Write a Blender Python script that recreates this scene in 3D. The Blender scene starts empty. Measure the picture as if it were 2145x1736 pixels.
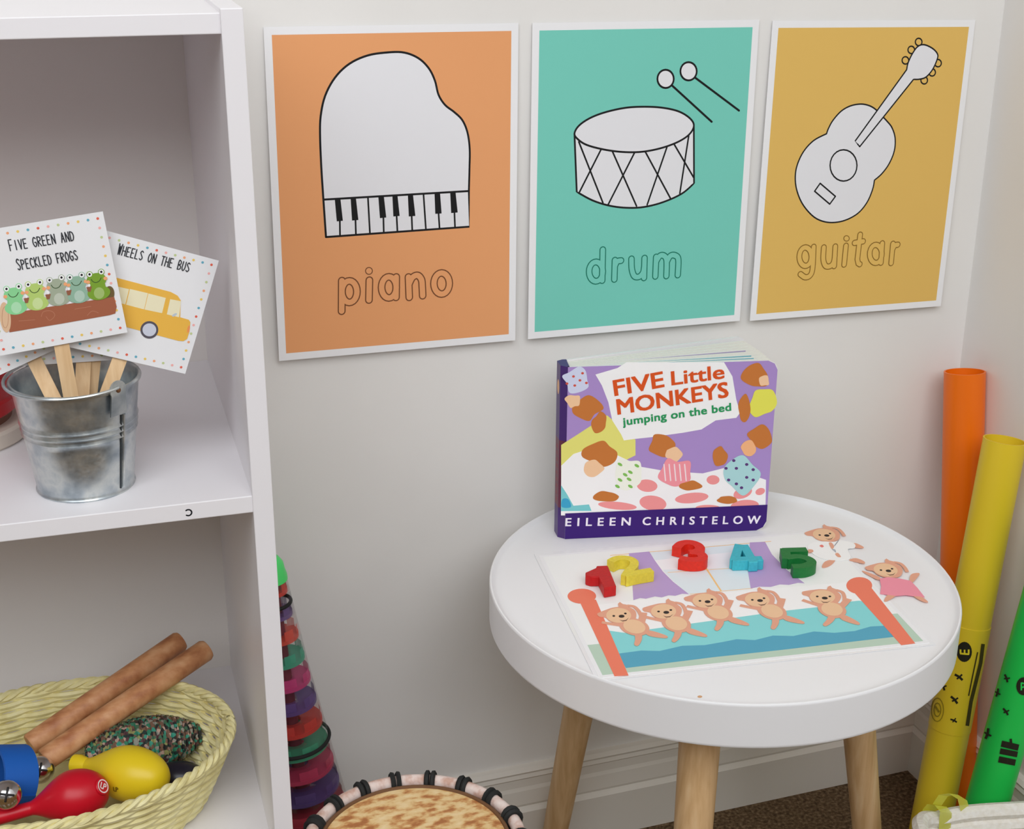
import bpy, bmesh, math, random
from mathutils import Vector as V, Matrix
from mathutils.geometry import tessellate_polygon
random.seed(4)
S = bpy.context.scene
COL = S.collection
# ------------------------------------------------------------------ camera (50 mm, solved from the posters)
IW, IH, FPX = 2145., 1736., 2980.
CAM = V((-.318, -1.1762, .9641))
YAW, PIT, ROL = (math.radians(a) for a in (18.9773, 20.8764, .2603))
FWD = V((math.sin(YAW)*math.cos(PIT), math.cos(YAW)*math.cos(PIT), -math.sin(PIT)))
_r = V((math.cos(YAW), -math.sin(YAW), 0)); _u = _r.cross(FWD)
RGT = _r*math.cos(ROL)+_u*math.sin(ROL); UPV = -_r*math.sin(ROL)+_u*math.cos(ROL)
cd = bpy.data.cameras.new('camera'); co = bpy.data.objects.new('camera', cd); COL.objects.link(co)
cd.sensor_width = 36; cd.lens = 36*FPX/IW; cd.clip_start = .02
co.matrix_world = Matrix(((RGT.x, UPV.x, -FWD.x, CAM.x), (RGT.y, UPV.y, -FWD.y, CAM.y), (RGT.z, UPV.z, -FWD.z, CAM.z), (0, 0, 0, 1)))
S.camera = co
# ------------------------------------------------------------------ light
w = bpy.data.worlds.new('world'); S.world = w; w.use_nodes = True
w.node_tree.nodes['Background'].inputs[0].default_value = (1, .88, .76, 1)
w.node_tree.nodes['Background'].inputs[1].default_value = .17
def area(name, loc, target, sx, sy, power, col):
    l = bpy.data.lights.new(name, 'AREA'); l.shape = 'RECTANGLE'; l.size = sx; l.size_y = sy; l.energy = power; l.color = col
    o = bpy.data.objects.new(name, l); COL.objects.link(o); o.location = loc
    o.rotation_euler = (V(target)-V(loc)).to_track_quat('-Z', 'Y').to_euler()
area('window_light', (-.6, -2.0, 2.15), (.1, -.1, .5), 2.8, 1.5, 50, (.94, .97, 1))
vs = S.view_settings
vs.view_transform = 'Standard'; vs.look = 'None'; vs.gamma = 1; vs.use_curve_mapping = False; vs.exposure = 0.0

# ------------------------------------------------------------------ helpers
def ray(x, y): return FWD+RGT*((x-IW/2)/FPX)-UPV*((y-IH/2)/FPX)
def on(x, y, ax, v):
    d = ray(x, y); return CAM+d*((v-CAM[ax])/d[ax])
def onplane(x, y, O, n):
    d = ray(x, y); return CAM+d*((O-CAM).dot(n)/d.dot(n))
def lin(c): return tuple((x/12.92 if x <= .04045 else ((x+.055)/1.055)**2.4) for x in (v/255 for v in c[:3]))
MATS = {}
def mat(name, rgb, rough=.5, metal=0, gain=1., **kw):
    if name in MATS: return MATS[name]
    m = bpy.data.materials.new(name); m.use_nodes = True; b = m.node_tree.nodes['Principled BSDF']
    c = [min(1, v*gain) for v in lin(rgb)]
    b.inputs['Base Color'].default_value = (*c, 1); b.inputs['Roughness'].default_value = rough; b.inputs['Metallic'].default_value = metal
    for k, v in kw.items(): b.inputs[k.replace('_', ' ')].default_value = v
    MATS[name] = m; return m
def ink(rgb):  # flat print colours: photo colour over the lit paper level
    return mat('ink_%d_%d_%d' % tuple(rgb), rgb, .62, 0, 1.12, Specular_IOR_Level=.25)
def nodes(m): return m.node_tree, m.node_tree.nodes, m.node_tree.links, m.node_tree.nodes['Principled BSDF']
def noise_mat(name, stops, scale=20, detail=4, rough=.6, metal=0, stretch=(1, 1, 1), bump=0, bscale=None, kind='NOISE', spec=.4):
    m = mat(name, (128, 128, 128), rough, metal); t, N, L, b = nodes(m); b.inputs['Specular IOR Level'].default_value = spec
    tc = N.new('ShaderNodeTexCoord'); mp = N.new('ShaderNodeMapping'); mp.inputs['Scale'].default_value = stretch
    L.new(tc.outputs['Object'], mp.inputs[0])
    if kind == 'NOISE':
        n = N.new('ShaderNodeTexNoise'); n.inputs['Detail'].default_value = detail; out = n.outputs['Fac']
    else:
        n = N.new('ShaderNodeTexVoronoi'); out = n.outputs['Color']
    n.inputs['Scale'].default_value = scale; L.new(mp.outputs[0], n.inputs['Vector'])
    r = N.new('ShaderNodeValToRGB'); L.new(out, r.inputs[0])
    while len(r.color_ramp.elements) < len(stops): r.color_ramp.elements.new(.5)
    for e, (p, c) in zip(r.color_ramp.elements, stops): e.position = p; e.color = (*lin(c), 1)
    L.new(r.outputs[0], b.inputs['Base Color'])
    if bump:
        n2 = N.new('ShaderNodeTexNoise'); n2.inputs['Scale'].default_value = bscale or scale; n2.inputs['Detail'].default_value = 3
        L.new(mp.outputs[0], n2.inputs['Vector'])
        bp = N.new('ShaderNodeBump'); bp.inputs['Strength'].default_value = bump; bp.inputs['Distance'].default_value = .002
        L.new(n2.outputs['Fac'], bp.inputs['Height']); L.new(bp.outputs[0], b.inputs['Normal'])
    return m

class M:
    """collects faces in world coordinates, builds one mesh object"""
    def __init__(s): s.v = []; s.f = []; s.mi = []; s.mats = []
    def add(s, vs, fs, m):
        if m not in s.mats: s.mats.append(m)
        k = len(s.v); i = s.mats.index(m); s.v += [V(p) for p in vs]
        for f in fs: s.f.append([a+k for a in f]); s.mi.append(i)
        return s
    def box(s, lo, hi, m, fr=None, bev=.0):
        bm = bmesh.new(); bmesh.ops.create_cube(bm, size=1)
        for v in bm.verts: v.co = V([lo[i]+(v.co[i]+.5)*(hi[i]-lo[i]) for i in range(3)])
        if bev: bmesh.ops.bevel(bm, geom=bm.edges[:], offset=bev, segments=2, affect='EDGES', profile=.5)
        bm.verts.index_update(); fn = fr or (lambda p: p)
        s.add([fn(v.co.copy()) for v in bm.verts], [[v.index for v in f.verts] for f in bm.faces], m); bm.free(); return s
    def lathe(s, prof, m, O=(0, 0, 0), ax=(0, 0, 1), seg=48, arc=None):
        O = V(O); ax = V(ax).normalized(); a = ax.orthogonal().normalized()
        if abs(ax.z) > .999: a = V((1, 0, 0))
        b = ax.cross(a); vs = []; fs = []; n = len(prof)
        for i in range(seg):
            t = 2*math.pi*i/seg; d = a*math.cos(t)+b*math.sin(t)
            vs += [O+ax*h+d*r for r, h in prof]
        for i in range(seg):
            j = (i+1) % seg
            for k in range(n-1): fs.append([i*n+k, j*n+k, j*n+k+1, i*n+k+1])
        return s.add(vs, fs, m)
    def tube(s, P, r, m, seg=8, closed=False, flat=None):
        P = [V(p) for p in P]; n = len(P); vs = []; fs = []
        R = r if isinstance(r, (list, tuple)) else [r]*n
        up = None
        for i in range(n):
            t = (P[(i+1) % n]-P[i-1]) if closed else (P[min(i+1, n-1)]-P[max(i-1, 0)])
            t.normalize()
            if up is None: up = t.orthogonal().normalized()
            up = (up-t*up.dot(t)).normalized(); sd = t.cross(up)
            for k in range(seg):
                a = 2*math.pi*k/seg; vs.append(P[i]+(up*math.cos(a)+sd*math.sin(a))*R[i])
        for i in range(n if closed else n-1):
            j = (i+1) % n
            for k in range(seg): fs.append([i*seg+k, i*seg+(k+1) % seg, j*seg+(k+1) % seg, j*seg+k])
        if not closed: fs += [list(range(seg))[::-1], [(n-1)*seg+k for k in range(seg)]]
        return s.add(vs, fs, m)
    def ellipsoid(s, C, A, B, Cc, m, seg=20, rings=12):
        C = V(C); vs = []; fs = []
        for i in range(rings+1):
            t = math.pi*i/rings
            for k in range(seg):
                p = 2*math.pi*k/seg; vs.append(C+V(A)*(math.sin(t)*math.cos(p))+V(B)*(math.sin(t)*math.sin(p))+V(Cc)*math.cos(t))
        for i in range(rings):
            for k in range(seg): fs.append([i*seg+k, (i+1)*seg+k, (i+1)*seg+(k+1) % seg, i*seg+(k+1) % seg])
        return s.add(vs, fs, m)
    def prism(s, pts, thick, m):   # pts: 3-D outline, thick: vector from the outline to the other face
        n = len(pts); th = V(thick); pts = [V(p) for p in pts]
        tri = tessellate_polygon([pts]); vs = pts+[p+th for p in pts]
        fs = [list(t) for t in tri]+[[a+n for a in t][::-1] for t in tri]+[[i, (i+1) % n, (i+1) % n+n, i+n] for i in range(n)]
        return s.add(vs, fs, m)
    def build(s, name, parent=None, loc=None, smooth=False, fix=True):
        o_loc = V(parent_loc(parent)) if parent else V(loc or (0, 0, 0))
        me = bpy.data.meshes.new(name); me.from_pydata([p-o_loc for p in s.v], [], s.f)
        for m in s.mats: me.materials.append(m)
        me.polygons.foreach_set('material_index', s.mi); me.update()
        if fix:
            bm = bmesh.new(); bm.from_mesh(me); bmesh.ops.remove_doubles(bm, verts=bm.verts, dist=1e-7); bmesh.ops.recalc_face_normals(bm, faces=bm.faces); bm.to_mesh(me); bm.free()
        if smooth:
            me.shade_smooth(); me.set_sharp_from_angle(angle=math.radians(40))
        o = bpy.data.objects.new(name, me); COL.objects.link(o)
        if parent: o.parent = parent
        else: o.location = o_loc
        return o
def parent_loc(o):
    l = V(o.location)
    while o.parent: o = o.parent; l += V(o.location)
    return l
def tag(o, label, cat, group=None):
    o['label'] = label; o['category'] = cat
    if group: o['group'] = group
    return o
def thing(name, loc, label, cat, group=None):
    o = bpy.data.objects.new(name, None); COL.objects.link(o); o.location = loc; o.empty_display_size = .02
    return tag(o, label, cat, group)
def struct(o): o['kind'] = 'structure'; return o

def spline(P, n=6, closed=False):
    P = [V((*p, 0)) if len(p) == 2 else V(p) for p in P]; N = len(P); out = []
    for i in range(N if closed else N-1):
        g = (lambda k: P[k % N]) if closed else (lambda k: P[max(0, min(N-1, k))])
        a, b, c, d = g(i-1), g(i), g(i+1), g(i+2)
        for k in range(n):
            t = k/n; out.append(.5*((2*b)+(c-a)*t+(2*a-5*b+4*c-d)*t*t+(3*b-a-3*c+d)*t**3))
    if not closed: out.append(P[-1])
    return out

class Print:
    """flat print on a plane: shapes are given in photo pixels (crop origin x0,y0, zoom k) and land on the sheet in metres"""
    def __init__(s, O, ex, ey, off=4e-5, crop=(0, 0, 1)):
        s.O = V(O); s.ex = V(ex).normalized(); s.ey = V(ey).normalized(); s.n = s.ex.cross(s.ey).normalized()
        s.h = off; s.crop = crop; s.m = M()
    def L(s, p):
        x0, y0, k = s.crop; q = onplane(x0+p[0]/k, y0+p[1]/k, s.O, s.n)-s.O
        return V((q.dot(s.ex), q.dot(s.ey), 0))
    def px(s, w): return (s.L((s.mid[0]+w, s.mid[1]))-s.L(s.mid)).length if hasattr(s, 'mid') else w
    def W(s, p): return s.O+s.ex*p.x+s.ey*p.y+s.n*s.h
    def polyL(s, pts, c):
        s.h += 5e-6; tri = tessellate_polygon([pts]); fs = []
        for t in tri:
            a, b, d = (pts[i] for i in t)
            fs.append(list(t) if (b-a).cross(d-a).z > 0 else list(t)[::-1])
        s.m.add([s.W(p) for p in pts], fs, ink(c) if isinstance(c, (tuple, list)) else c)
    def poly(s, P, c, smooth=False):
        pts = [s.L(p) for p in P]
        if smooth: pts = spline(pts, 6, True)
        s.polyL(pts, c)
    def strokeL(s, pts, wd, c, closed=False, caps=True):
        s.h += 5e-6; n = len(pts); vs = []; fs = []; z = V((0, 0, 1))
        for i in range(n):
            t = (pts[(i+1) % n]-pts[i-1]) if closed else (pts[min(i+1, n-1)]-pts[max(i-1, 0)])
            if t.length < 1e-9: t = V((1, 0, 0))
            t.normalize(); d = z.cross(t)*wd/2; vs += [pts[i]+d, pts[i]-d]
        for i in range(n if closed else n-1):
            j = (i+1) % n; fs.append([2*i+1, 2*j+1, 2*j, 2*i])
        if caps and not closed:
            for e, sg in ((0, -1), (n-1, 1)):
                t = (pts[1]-pts[0]) if e == 0 else (pts[-1]-pts[-2])
                t.normalize(); d = z.cross(t); k = len(vs)
                arc = [pts[e]+(d*math.cos(a)+t*sg*math.sin(a))*wd/2 for a in [math.pi*q/8 for q in range(9)]]
                vs += arc; f = list(range(k, k+9)); fs.append(f[::-1] if sg > 0 else f)
        s.m.add([s.W(p) for p in vs], fs, ink(c) if isinstance(c, (tuple, list)) else c)
    def stroke(s, P, wd, c, smooth=False, closed=False, caps=True):
        pts = [s.L(p) for p in P]
        if smooth: pts = spline(pts, 6, closed)
        s.strokeL(pts, wd, c, closed, caps)
    def ell(s, ctr, rx, ry, rot=0):
        a = math.radians(rot)
        return [(ctr[0]+rx*math.cos(t)*math.cos(a)-ry*math.sin(t)*math.sin(a), ctr[1]+rx*math.cos(t)*math.sin(a)+ry*math.sin(t)*math.cos(a)) for t in [2*math.pi*i/28 for i in range(28)]]
    def disc(s, ctr, rx, ry, c, rot=0): s.poly(s.ell(ctr, rx, ry, rot), c)
    def text(s, txt, p0, p1, hpx, c, bold=.02, space=1.):
        a, b = s.L(p0), s.L(p1); up = s.L((p0[0], p0[1]-hpx))-a; ex = b-a
        up = V((-ex.y, ex.x, 0)).normalized()*up.length
        cu = bpy.data.curves.new('t', 'FONT'); cu.body = txt; cu.space_character = space; cu.resolution_u = 3
        o = bpy.data.objects.new('t', cu); COL.objects.link(o); dg = bpy.context.evaluated_depsgraph_get(); dg.update()
        me = bpy.data.meshes.new_from_object(o.evaluated_get(dg))
        X = [v.co.x for v in me.vertices]; Y = max(v.co.y for v in me.vertices); x0, x1 = min(X), max(X)
        for kx, ky in (((-1, -1), (1, -1), (-1, 1), (1, 1), (0, 0)) if bold else ((0, 0),)):
            s.h += 5e-6; sh_ = ex.normalized()*(kx*bold*up.length*.9)+up*(ky*bold*.6)
            s.m.add([s.W(a+sh_+ex*((v.co.x-x0)/(x1-x0))+up*(v.co.y/Y)) for v in me.vertices], [list(f.vertices) for f in me.polygons], ink(c))
        bpy.data.objects.remove(o); bpy.data.curves.remove(cu); bpy.data.meshes.remove(me)
    def hand(s, txt, p0, p1, hpx, wd, c):
        a, b = s.L(p0), s.L(p1); ex = (b-a); up = V((-ex.y, ex.x, 0)).normalized()*(s.L((p0[0], p0[1]-hpx))-a).length
        adv = ex/(len(txt)-.28)
        for i, ch in enumerate(txt):
            g = FONT.get(ch)
            if not g: continue
            big = 1.16 if i == 0 else 1
            for st in g:
                pts = [a+adv*(i+q[0]*.66)+up*q[1]*big for q in st]
                if ch in 'BCDGOPRSU': s.strokeL(spline(pts, 4), wd, c)
                else:
                    for j in range(len(pts)-1): s.strokeL(pts[j:j+2], wd, c)
    def build(s, name, parent): return s.m.build(name, parent, fix=False)
FONT = dict(
 A=[[(0, 0), (.5, 1), (1, 0)], [(.2, .36), (.8, .36)]], B=[[(0, 0), (0, 1), (.7, .92), (.75, .65), (.05, .52)], [(.05, .52), (.9, .4), (.85, .1), (0, 0)]],
 C=[[(.95, .85), (.5, 1), (.05, .7), (.05, .3), (.5, 0), (.95, .12)]], D=[[(0, 0), (0, 1)], [(0, 1), (.7, .88), (1, .5), (.7, .1), (0, 0)]],
 E=[[(.9, 1), (0, 1), (0, 0), (.9, 0)], [(0, .52), (.7, .52)]], F=[[(.9, 1), (0, 1), (0, 0)], [(0, .5), (.7, .5)]],
 G=[[(.95, .85), (.5, 1), (.05, .7), (.05, .3), (.5, 0), (.95, .15), (.95, .45), (.55, .45)]], H=[[(0, 0), (0, 1)], [(1, 0), (1, 1)], [(0, .5), (1, .5)]],
 I=[[(.5, 0), (.5, 1)]], K=[[(0, 0), (0, 1)], [(.9, 1), (0, .45), (1, 0)]], L=[[(0, 1), (0, 0), (.85, 0)]], N=[[(0, 0), (0, 1), (1, 0), (1, 1)]],
 O=[[(.5, 1), (.05, .72), (.05, .28), (.5, 0), (.95, .28), (.95, .72), (.5, 1)]], P=[[(0, 0), (0, 1)], [(0, 1), (.8, .92), (.85, .62), (0, .48)]],
 R=[[(0, 0), (0, 1)], [(0, 1), (.8, .92), (.85, .62), (0, .48)], [(.2, .48), (.95, 0)]], S=[[(.9, .88), (.45, 1), (.05, .78), (.5, .52), (.95, .25), (.5, 0), (.05, .12)]],
 T=[[(0, 1), (1, 1)], [(.5, 1), (.5, 0)]], U=[[(0, 1), (0, .3), (.45, 0), (.95, .3), (.95, 1)]], V=[[(0, 1), (.5, 0), (1, 1)]], W=[[(0, 1), (.25, 0), (.5, .8), (.75, 0), (1, 1)]])

# ------------------------------------------------------------------ materials
m_wall = noise_mat('wall_paint', [(.4, (238, 236, 233)), (.6, (241, 239, 236))], 6, 2, .75, bump=.05, bscale=90, spec=.25)
m_base = mat('baseboard_paint', (236, 231, 222), .45)
m_carpet = noise_mat('carpet', [(.3, (76, 60, 44)), (.5, (108, 88, 66)), (.7, (142, 120, 94))], 260, 3, .95, bump=1., bscale=300, spec=.1)
m_lam = mat('white_laminate', (243, 240, 243), .38)
m_lamback = mat('white_backboard', (243, 238, 234), .6)
m_paper = mat('paper', (246, 246, 248), .6, Specular_IOR_Level=.3)
m_tray = mat('white_tray_paint', (245, 245, 247), .35)
m_wood = noise_mat('beech_leg', [(.3, (201, 160, 110)), (.55, (222, 184, 136)), (.75, (232, 200, 156))], 9, 6, .5, stretch=(14, 14, 1.2))
m_clave = noise_mat('clave_wood', [(.3, (172, 108, 70)), (.52, (206, 146, 100)), (.75, (226, 174, 130))], 22, 6, .5, stretch=(3, 6, 3), bump=.1, bscale=60)
m_stick = noise_mat('craft_stick_wood', [(.3, (226, 186, 138)), (.7, (242, 208, 164))], 20, 5, .6, stretch=(14, 14, 1))

# ------------------------------------------------------------------ setting
XR = .58
struct(M().box((-2.2, 0, -.02), (XR+.05, .05, 2.5), m_wall).build('wall_back', loc=(0, 0, 0)))
struct(M().box((XR, -3.2, -.02), (XR+.05, 0, 2.5), m_wall).build('wall_right', loc=(XR, 0, 0)))
struct(M().box((-2.2, -3.2, -.03), (XR+.05, .05, 0), m_carpet).build('floor', loc=(0, 0, 0)))
BP = [(0, 0), (.0155, 0), (.0155, .052), (.013, .055), (.0115, .057), (.0125, .060), (.0105, .075), (.009, .079), (.0085, .088), (.010, .090), (.0085, .094), (.0095, .0965), (.006, .100), (0, .101)]
mb = M(); n = len(BP)
mb.add([V((-2.2, -a, z)) for a, z in BP]+[V((XR-a, -a, z)) for a, z in BP], [[i, i+1, n+i+1, n+i] for i in range(n-1)], m_base)
struct(mb.build('baseboard_back', loc=(0, 0, 0)))
mb = M(); mb.add([V((XR-a, -a, z)) for a, z in BP]+[V((XR-a, -3.2, z)) for a, z in BP], [[i, i+1, n+i+1, n+i] for i in range(n-1)], m_base)
struct(mb.build('baseboard_right', loc=(XR, 0, 0)))

# ------------------------------------------------------------------ bookcase
SX, SYF, ST, SYW = -.2031, -.3258, .0131, -.0337
def SF(p):   # bookcase frame: x from the inner face of the right side, y from the front edge
    c, s_ = math.cos(SYW), math.sin(SYW); return V((SX+p.x*c-p.y*s_, SYF+p.x*s_+p.y*c, p.z))
bk = thing('bookcase', SF(V((-.2, .15, 0))), 'tall white laminate cube bookcase on the left, open front with three compartments', 'bookcase')
IWD, DEP = .40, .292
for x0 in (0, -IWD-ST): M().box((x0, 0, 0), (x0+ST, DEP, .8905), m_lam, SF, .0006).build('side_panel', bk)
M().box((-IWD, .0025, .876), (.0006, DEP, .8879), m_lam, SF, .0006).build('top_board', bk)
sh = M().box((-IWD, .0015, .5735), (.0006, DEP-.004, .5853), m_lam, SF, .0006).build('shelf_board', bk)
M().box((-IWD, .0015, .2834), (.0006, DEP-.004, .2952), m_lam, SF, .0006).build('shelf_board', bk)
M().box((-IWD, .002, .03), (.0006, DEP-.004, .042), m_lam, SF, .0006).build('shelf_board', bk)
M().box((-IWD, .02, 0), (.0006, .032, .03), m_lam, SF, .0005).build('plinth', bk)
for a, b in ((-IWD, -.2085), (-.2075, .0006)): M().box((a, DEP-.004, .03), (b, DEP, .876), m_lamback, SF).build('back_panel', bk)
O = SF(V((0, .0015, .58))); ex = SF(V((1, 0, 0)))-SF(V((0, 0, 0)))
pr = Print(O, ex, (0, 0, 1))
pr.strokeL([pr.L((394.5, 1073.5))+V((math.cos(t), math.sin(t), 0))*.0021 for t in [math.radians(a) for a in range(-128, 129, 16)]], .0010, (25, 25, 30))
pr.build('letter_mark', sh)

# ------------------------------------------------------------------ posters
IN = .0254
def poster(cx, cz, th, label, bgc, draw, crop):
    ex = V((math.cos(th), 0, math.sin(th))); up = V((-math.sin(th), 0, math.cos(th)))
    lift = V((0, -.0065, 0)); ey = (up*11*IN-lift).normalized()
    top = V((cx, -.0022, cz))+up*5.5*IN; C = top-ey*5.5*IN
    nrm = ex.cross(ey).normalized()
    sheet = M(); a, b = ex*4.25*IN, ey*5.5*IN
    sheet.prism([C-a-b, C+a-b, C+a+b, C-a+b], -nrm*.0006, m_paper)
    o = sheet.build('instrument_poster', loc=C); tag(o, label, 'poster', 'instrument posters on the wall')
    p = Print(C, ex, ey, 3e-5, crop)
    p.polyL([V((x*4*IN, y*5.25*IN, 0)) for x, y in ((-1, -1), (1, -1), (1, 1), (-1, 1))], bgc); p.build('colour_panel', o)
    draw(o, C, ex, ey, p.h, crop, bgc)
BLK = (22, 22, 24); WHT = (226, 226, 230)
def letters(o, C, ex, ey, h, crop, bgc, dark, strokes, dots):
    p = Print(C, ex, ey, h+1e-5, crop)
    wo, wi = 35/crop[2]/2150, 24.5/crop[2]/2150
    for wd, c in ((wo, dark), (wi, bgc)):
        for st, sm, cl in strokes: p.stroke(st, wd, c, sm, cl)
        for d, r in dots: p.disc(d, r+(2 if c is dark else -2.5), r+(2 if c is dark else -2.5), c)
    p.build('outlined_word', o)
def ring(cx, cy, rx, ry): return [(cx+rx*math.cos(t), cy+ry*math.sin(t)) for t in [2*math.pi*i/24 for i in range(24)]]
def draw_piano(o, C, ex, ey, h, crop, bgc):
    p = Print(C, ex, ey, h, crop)
    body = [(322, 905), (312, 750), (306, 600), (309, 500), (331, 400), (380, 310), (450, 243), (540, 202), (640, 187), (720, 188), (790, 216), (840, 265), (870, 325), (888, 395), (920, 445), (965, 480), (1005, 520), (1030, 580), (1041, 660), (1040, 760), (1037, 868)]
    out = [(335, 1094)]+[(q.x, q.y) for q in spline(body, 5)]+[(1039, 1043)]
    p.poly(out, WHT); p.stroke(out+[(335, 1094)], 9/crop[2]/2150, BLK, closed=False)
    lw = 9/crop[2]/2150
    p.stroke([(324, 910), (1037, 868)], lw, BLK)
    for a, b in (((541, 897), (551, 1078)), ((814, 883), (826, 1058)), ((403, 1013), (404, 1088)), ((480, 1010), (482, 1083)), ((617, 998), (619, 1073)), ((682, 990), (686, 1068)), ((756, 990), (759, 1064)), ((888, 977), (893, 1053)), ((966, 973), (969, 1048))): p.stroke([a, b], lw*.85, BLK)
    for q in ([(378, 908), (406, 906), (418, 1014), (388, 1017)], [(456, 903), (482, 901), (494, 1010), (463, 1013)], [(592, 893), (619, 891), (631, 998), (600, 1001)], [(661, 889), (686, 887), (697, 990), (666, 993)], [(737, 884), (762, 882), (774, 990), (742, 993)], [(868, 876), (895, 874), (903, 978), (872, 980)], [(945, 871), (971, 869), (982, 973), (950, 976)]): p.poly(q, BLK)
    p.build('piano_drawing', o)
    letters(o, C, ex, ey, p.h, crop, bgc, (118, 72, 44), [
        ([(413, 1308), (412, 1458)], 0, 0), (ring(450, 1362, 37, 53), 0, 1), ([(548, 1306), (546, 1403)], 0, 0), (ring(644, 1341, 36, 52), 0, 1), ([(680, 1290), (679, 1390)], 0, 0),
        ([(740, 1290), (744, 1390)], 0, 0), ([(744, 1322), (760, 1292), (785, 1282), (804, 1303), (808, 1340), (810, 1382)], 1, 0), (ring(903, 1322, 38, 52), 0, 1)], [((546, 1260), 17)])
def draw_drum(o, C, ex, ey, h, crop, bgc):
    p = Print(C, ex, ey, h, crop); lw = 9.5/crop[2]/2150
    topE = [(285, 628), (310, 585), (370, 545), (450, 515), (550, 493), (640, 487), (740, 491), (830, 510), (890, 545), (914, 585), (890, 632), (830, 672), (740, 705), (640, 724), (540, 725), (440, 712), (350, 688), (303, 658)]
    bot = [(q.x, q.y) for q in spline([(297, 935), (380, 980), (470, 1008), (560, 1019), (650, 1015), (750, 990), (850, 945), (915, 890)], 5)]
    p.poly([(285, 628)]+bot+[(915, 585), (740, 560), (500, 560)], WHT)
    p.stroke([(285, 628)]+bot+[(914, 585)], lw, BLK)
    for a, b in (((308, 672), (435, 993)), ((425, 712), (312, 935)), ((485, 722), (612, 1010)), ((604, 724), (462, 1003)), ((656, 720), (790, 968)), ((772, 700), (668, 1003)), ((810, 684), (912, 858)), ((887, 640), (840, 943))): p.stroke([a, b], lw*.9, BLK)
    p.poly(topE, WHT, True); p.stroke(topE, lw, BLK, True, True)
    for a, b in (((798, 374), (1008, 566)), ((920, 333), (1152, 507))): p.stroke([a, b], lw*1.1, BLK)
    for c in ((765, 340), (886, 300)): p.disc(c, 44, 49, WHT); p.stroke(ring(*c, 43, 48), lw, BLK, False, True)
    p.build('drum_drawing', o)
    letters(o, C, ex, ey, p.h, crop, bgc, (24, 118, 98), [
        (ring(398, 1355, 36, 51), 0, 1), ([(434, 1240), (431, 1402)], 0, 0), ([(498, 1295), (495, 1396)], 0, 0), ([(498, 1325), (510, 1302), (530, 1297)], 1, 0),
        ([(585, 1288), (587, 1340), (600, 1378), (625, 1382), (646, 1360), (652, 1330)], 1, 0), ([(654, 1284), (651, 1388)], 0, 0),
        ([(715, 1278), (711, 1380)], 0, 0), ([(715, 1302), (735, 1272), (757, 1272), (770, 1297), (769, 1378)], 1, 0), ([(772, 1302), (790, 1272), (815, 1270), (832, 1292), (829, 1373)], 1, 0)], [])
def draw_guitar(o, C, ex, ey, h, crop, bgc):
    p = Print(C, ex, ey, h, crop); lw = 8/crop[2]/2150
    a = [(470, 648), (400, 685), (345, 745), (310, 820), (300, 890), (310, 960), (340, 1030), (390, 1090), (440, 1120), (500, 1130), (570, 1118), (640, 1080), (690, 1020), (720, 950), (730, 900)]
    b = [(730, 900), (770, 865), (810, 810), (838, 740), (842, 670), (825, 615), (800, 582), (770, 550), (735, 515), (700, 495), (655, 487), (600, 497), (550, 525), (505, 575), (480, 620), (470, 648)]
    out = [(q.x, q.y) for q in spline(a, 5)]+[(q.x, q.y) for q in spline(b, 5)][1:-1]
    p.poly(out, WHT); p.stroke(out+[(470, 648)], lw, BLK)
    for c in ((970, 150), (930, 193), (898, 250), (1075, 265), (1043, 315), (1000, 358)): p.stroke(ring(*c, 18, 20), lw*.95, BLK, False, True)
    head = [(905, 300), (912, 265), (935, 215), (965, 175), (1000, 165), (1045, 185), (1072, 215), (1070, 245), (1045, 300), (1010, 340), (975, 352), (942, 353)]
    neck = [(650, 718), (625, 688)]+[(q.x, q.y) for q in spline(head, 5)]
    p.poly(neck, WHT); p.stroke(neck+[(650, 718), (640, 706)], lw, BLK)
    p.stroke(ring(562, 820, 73, 85), lw, BLK, False, True)
    for k in range(4):
        q = [(435, 917), (518, 988), (487, 1030), (405, 960)]; p.stroke([q[k], q[(k+1) % 4]], lw, BLK)
    p.build('guitar_drawing', o)
    letters(o, C, ex, ey, p.h, crop, bgc, (136, 100, 38), [
        (ring(355, 1315, 33, 50), 0, 1), ([(400, 1262), (394, 1375), (382, 1415), (355, 1427), (328, 1410)], 1, 0), ([(455, 1265), (452, 1330), (465, 1365), (490, 1366), (508, 1345), (515, 1310)], 1, 0), ([(517, 1260), (511, 1366)], 0, 0),
        ([(575, 1256), (565, 1358)], 0, 0), ([(652, 1196), (637, 1330), (642, 1352), (650, 1356)], 0, 0), ([(622, 1240), (668, 1232)], 0, 0), (ring(737, 1300, 33, 49), 0, 1), ([(772, 1243), (765, 1348)], 0, 0), ([(830, 1245), (820, 1350)], 0, 0), ([(829, 1273), (841, 1254), (856, 1250)], 1, 0)], [((578, 1216), 15)])
poster(-.0198, .7063, -.0132, 'orange poster with a grand piano outline, leftmost of the three wall posters', (228, 160, 108), draw_piano, (540, 30, 2.3456))
poster(.2085, .7031, -.0142, 'teal poster with a drum and two beaters, middle of the three wall posters', (118, 202, 186), draw_drum, (1090, 30, 2.5154))
poster(.4366, .6979, -.0233, 'mustard yellow poster with a guitar outline, rightmost of the three wall posters', (222, 182, 98), draw_guitar, (1550, 30, 2.5916))

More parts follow.
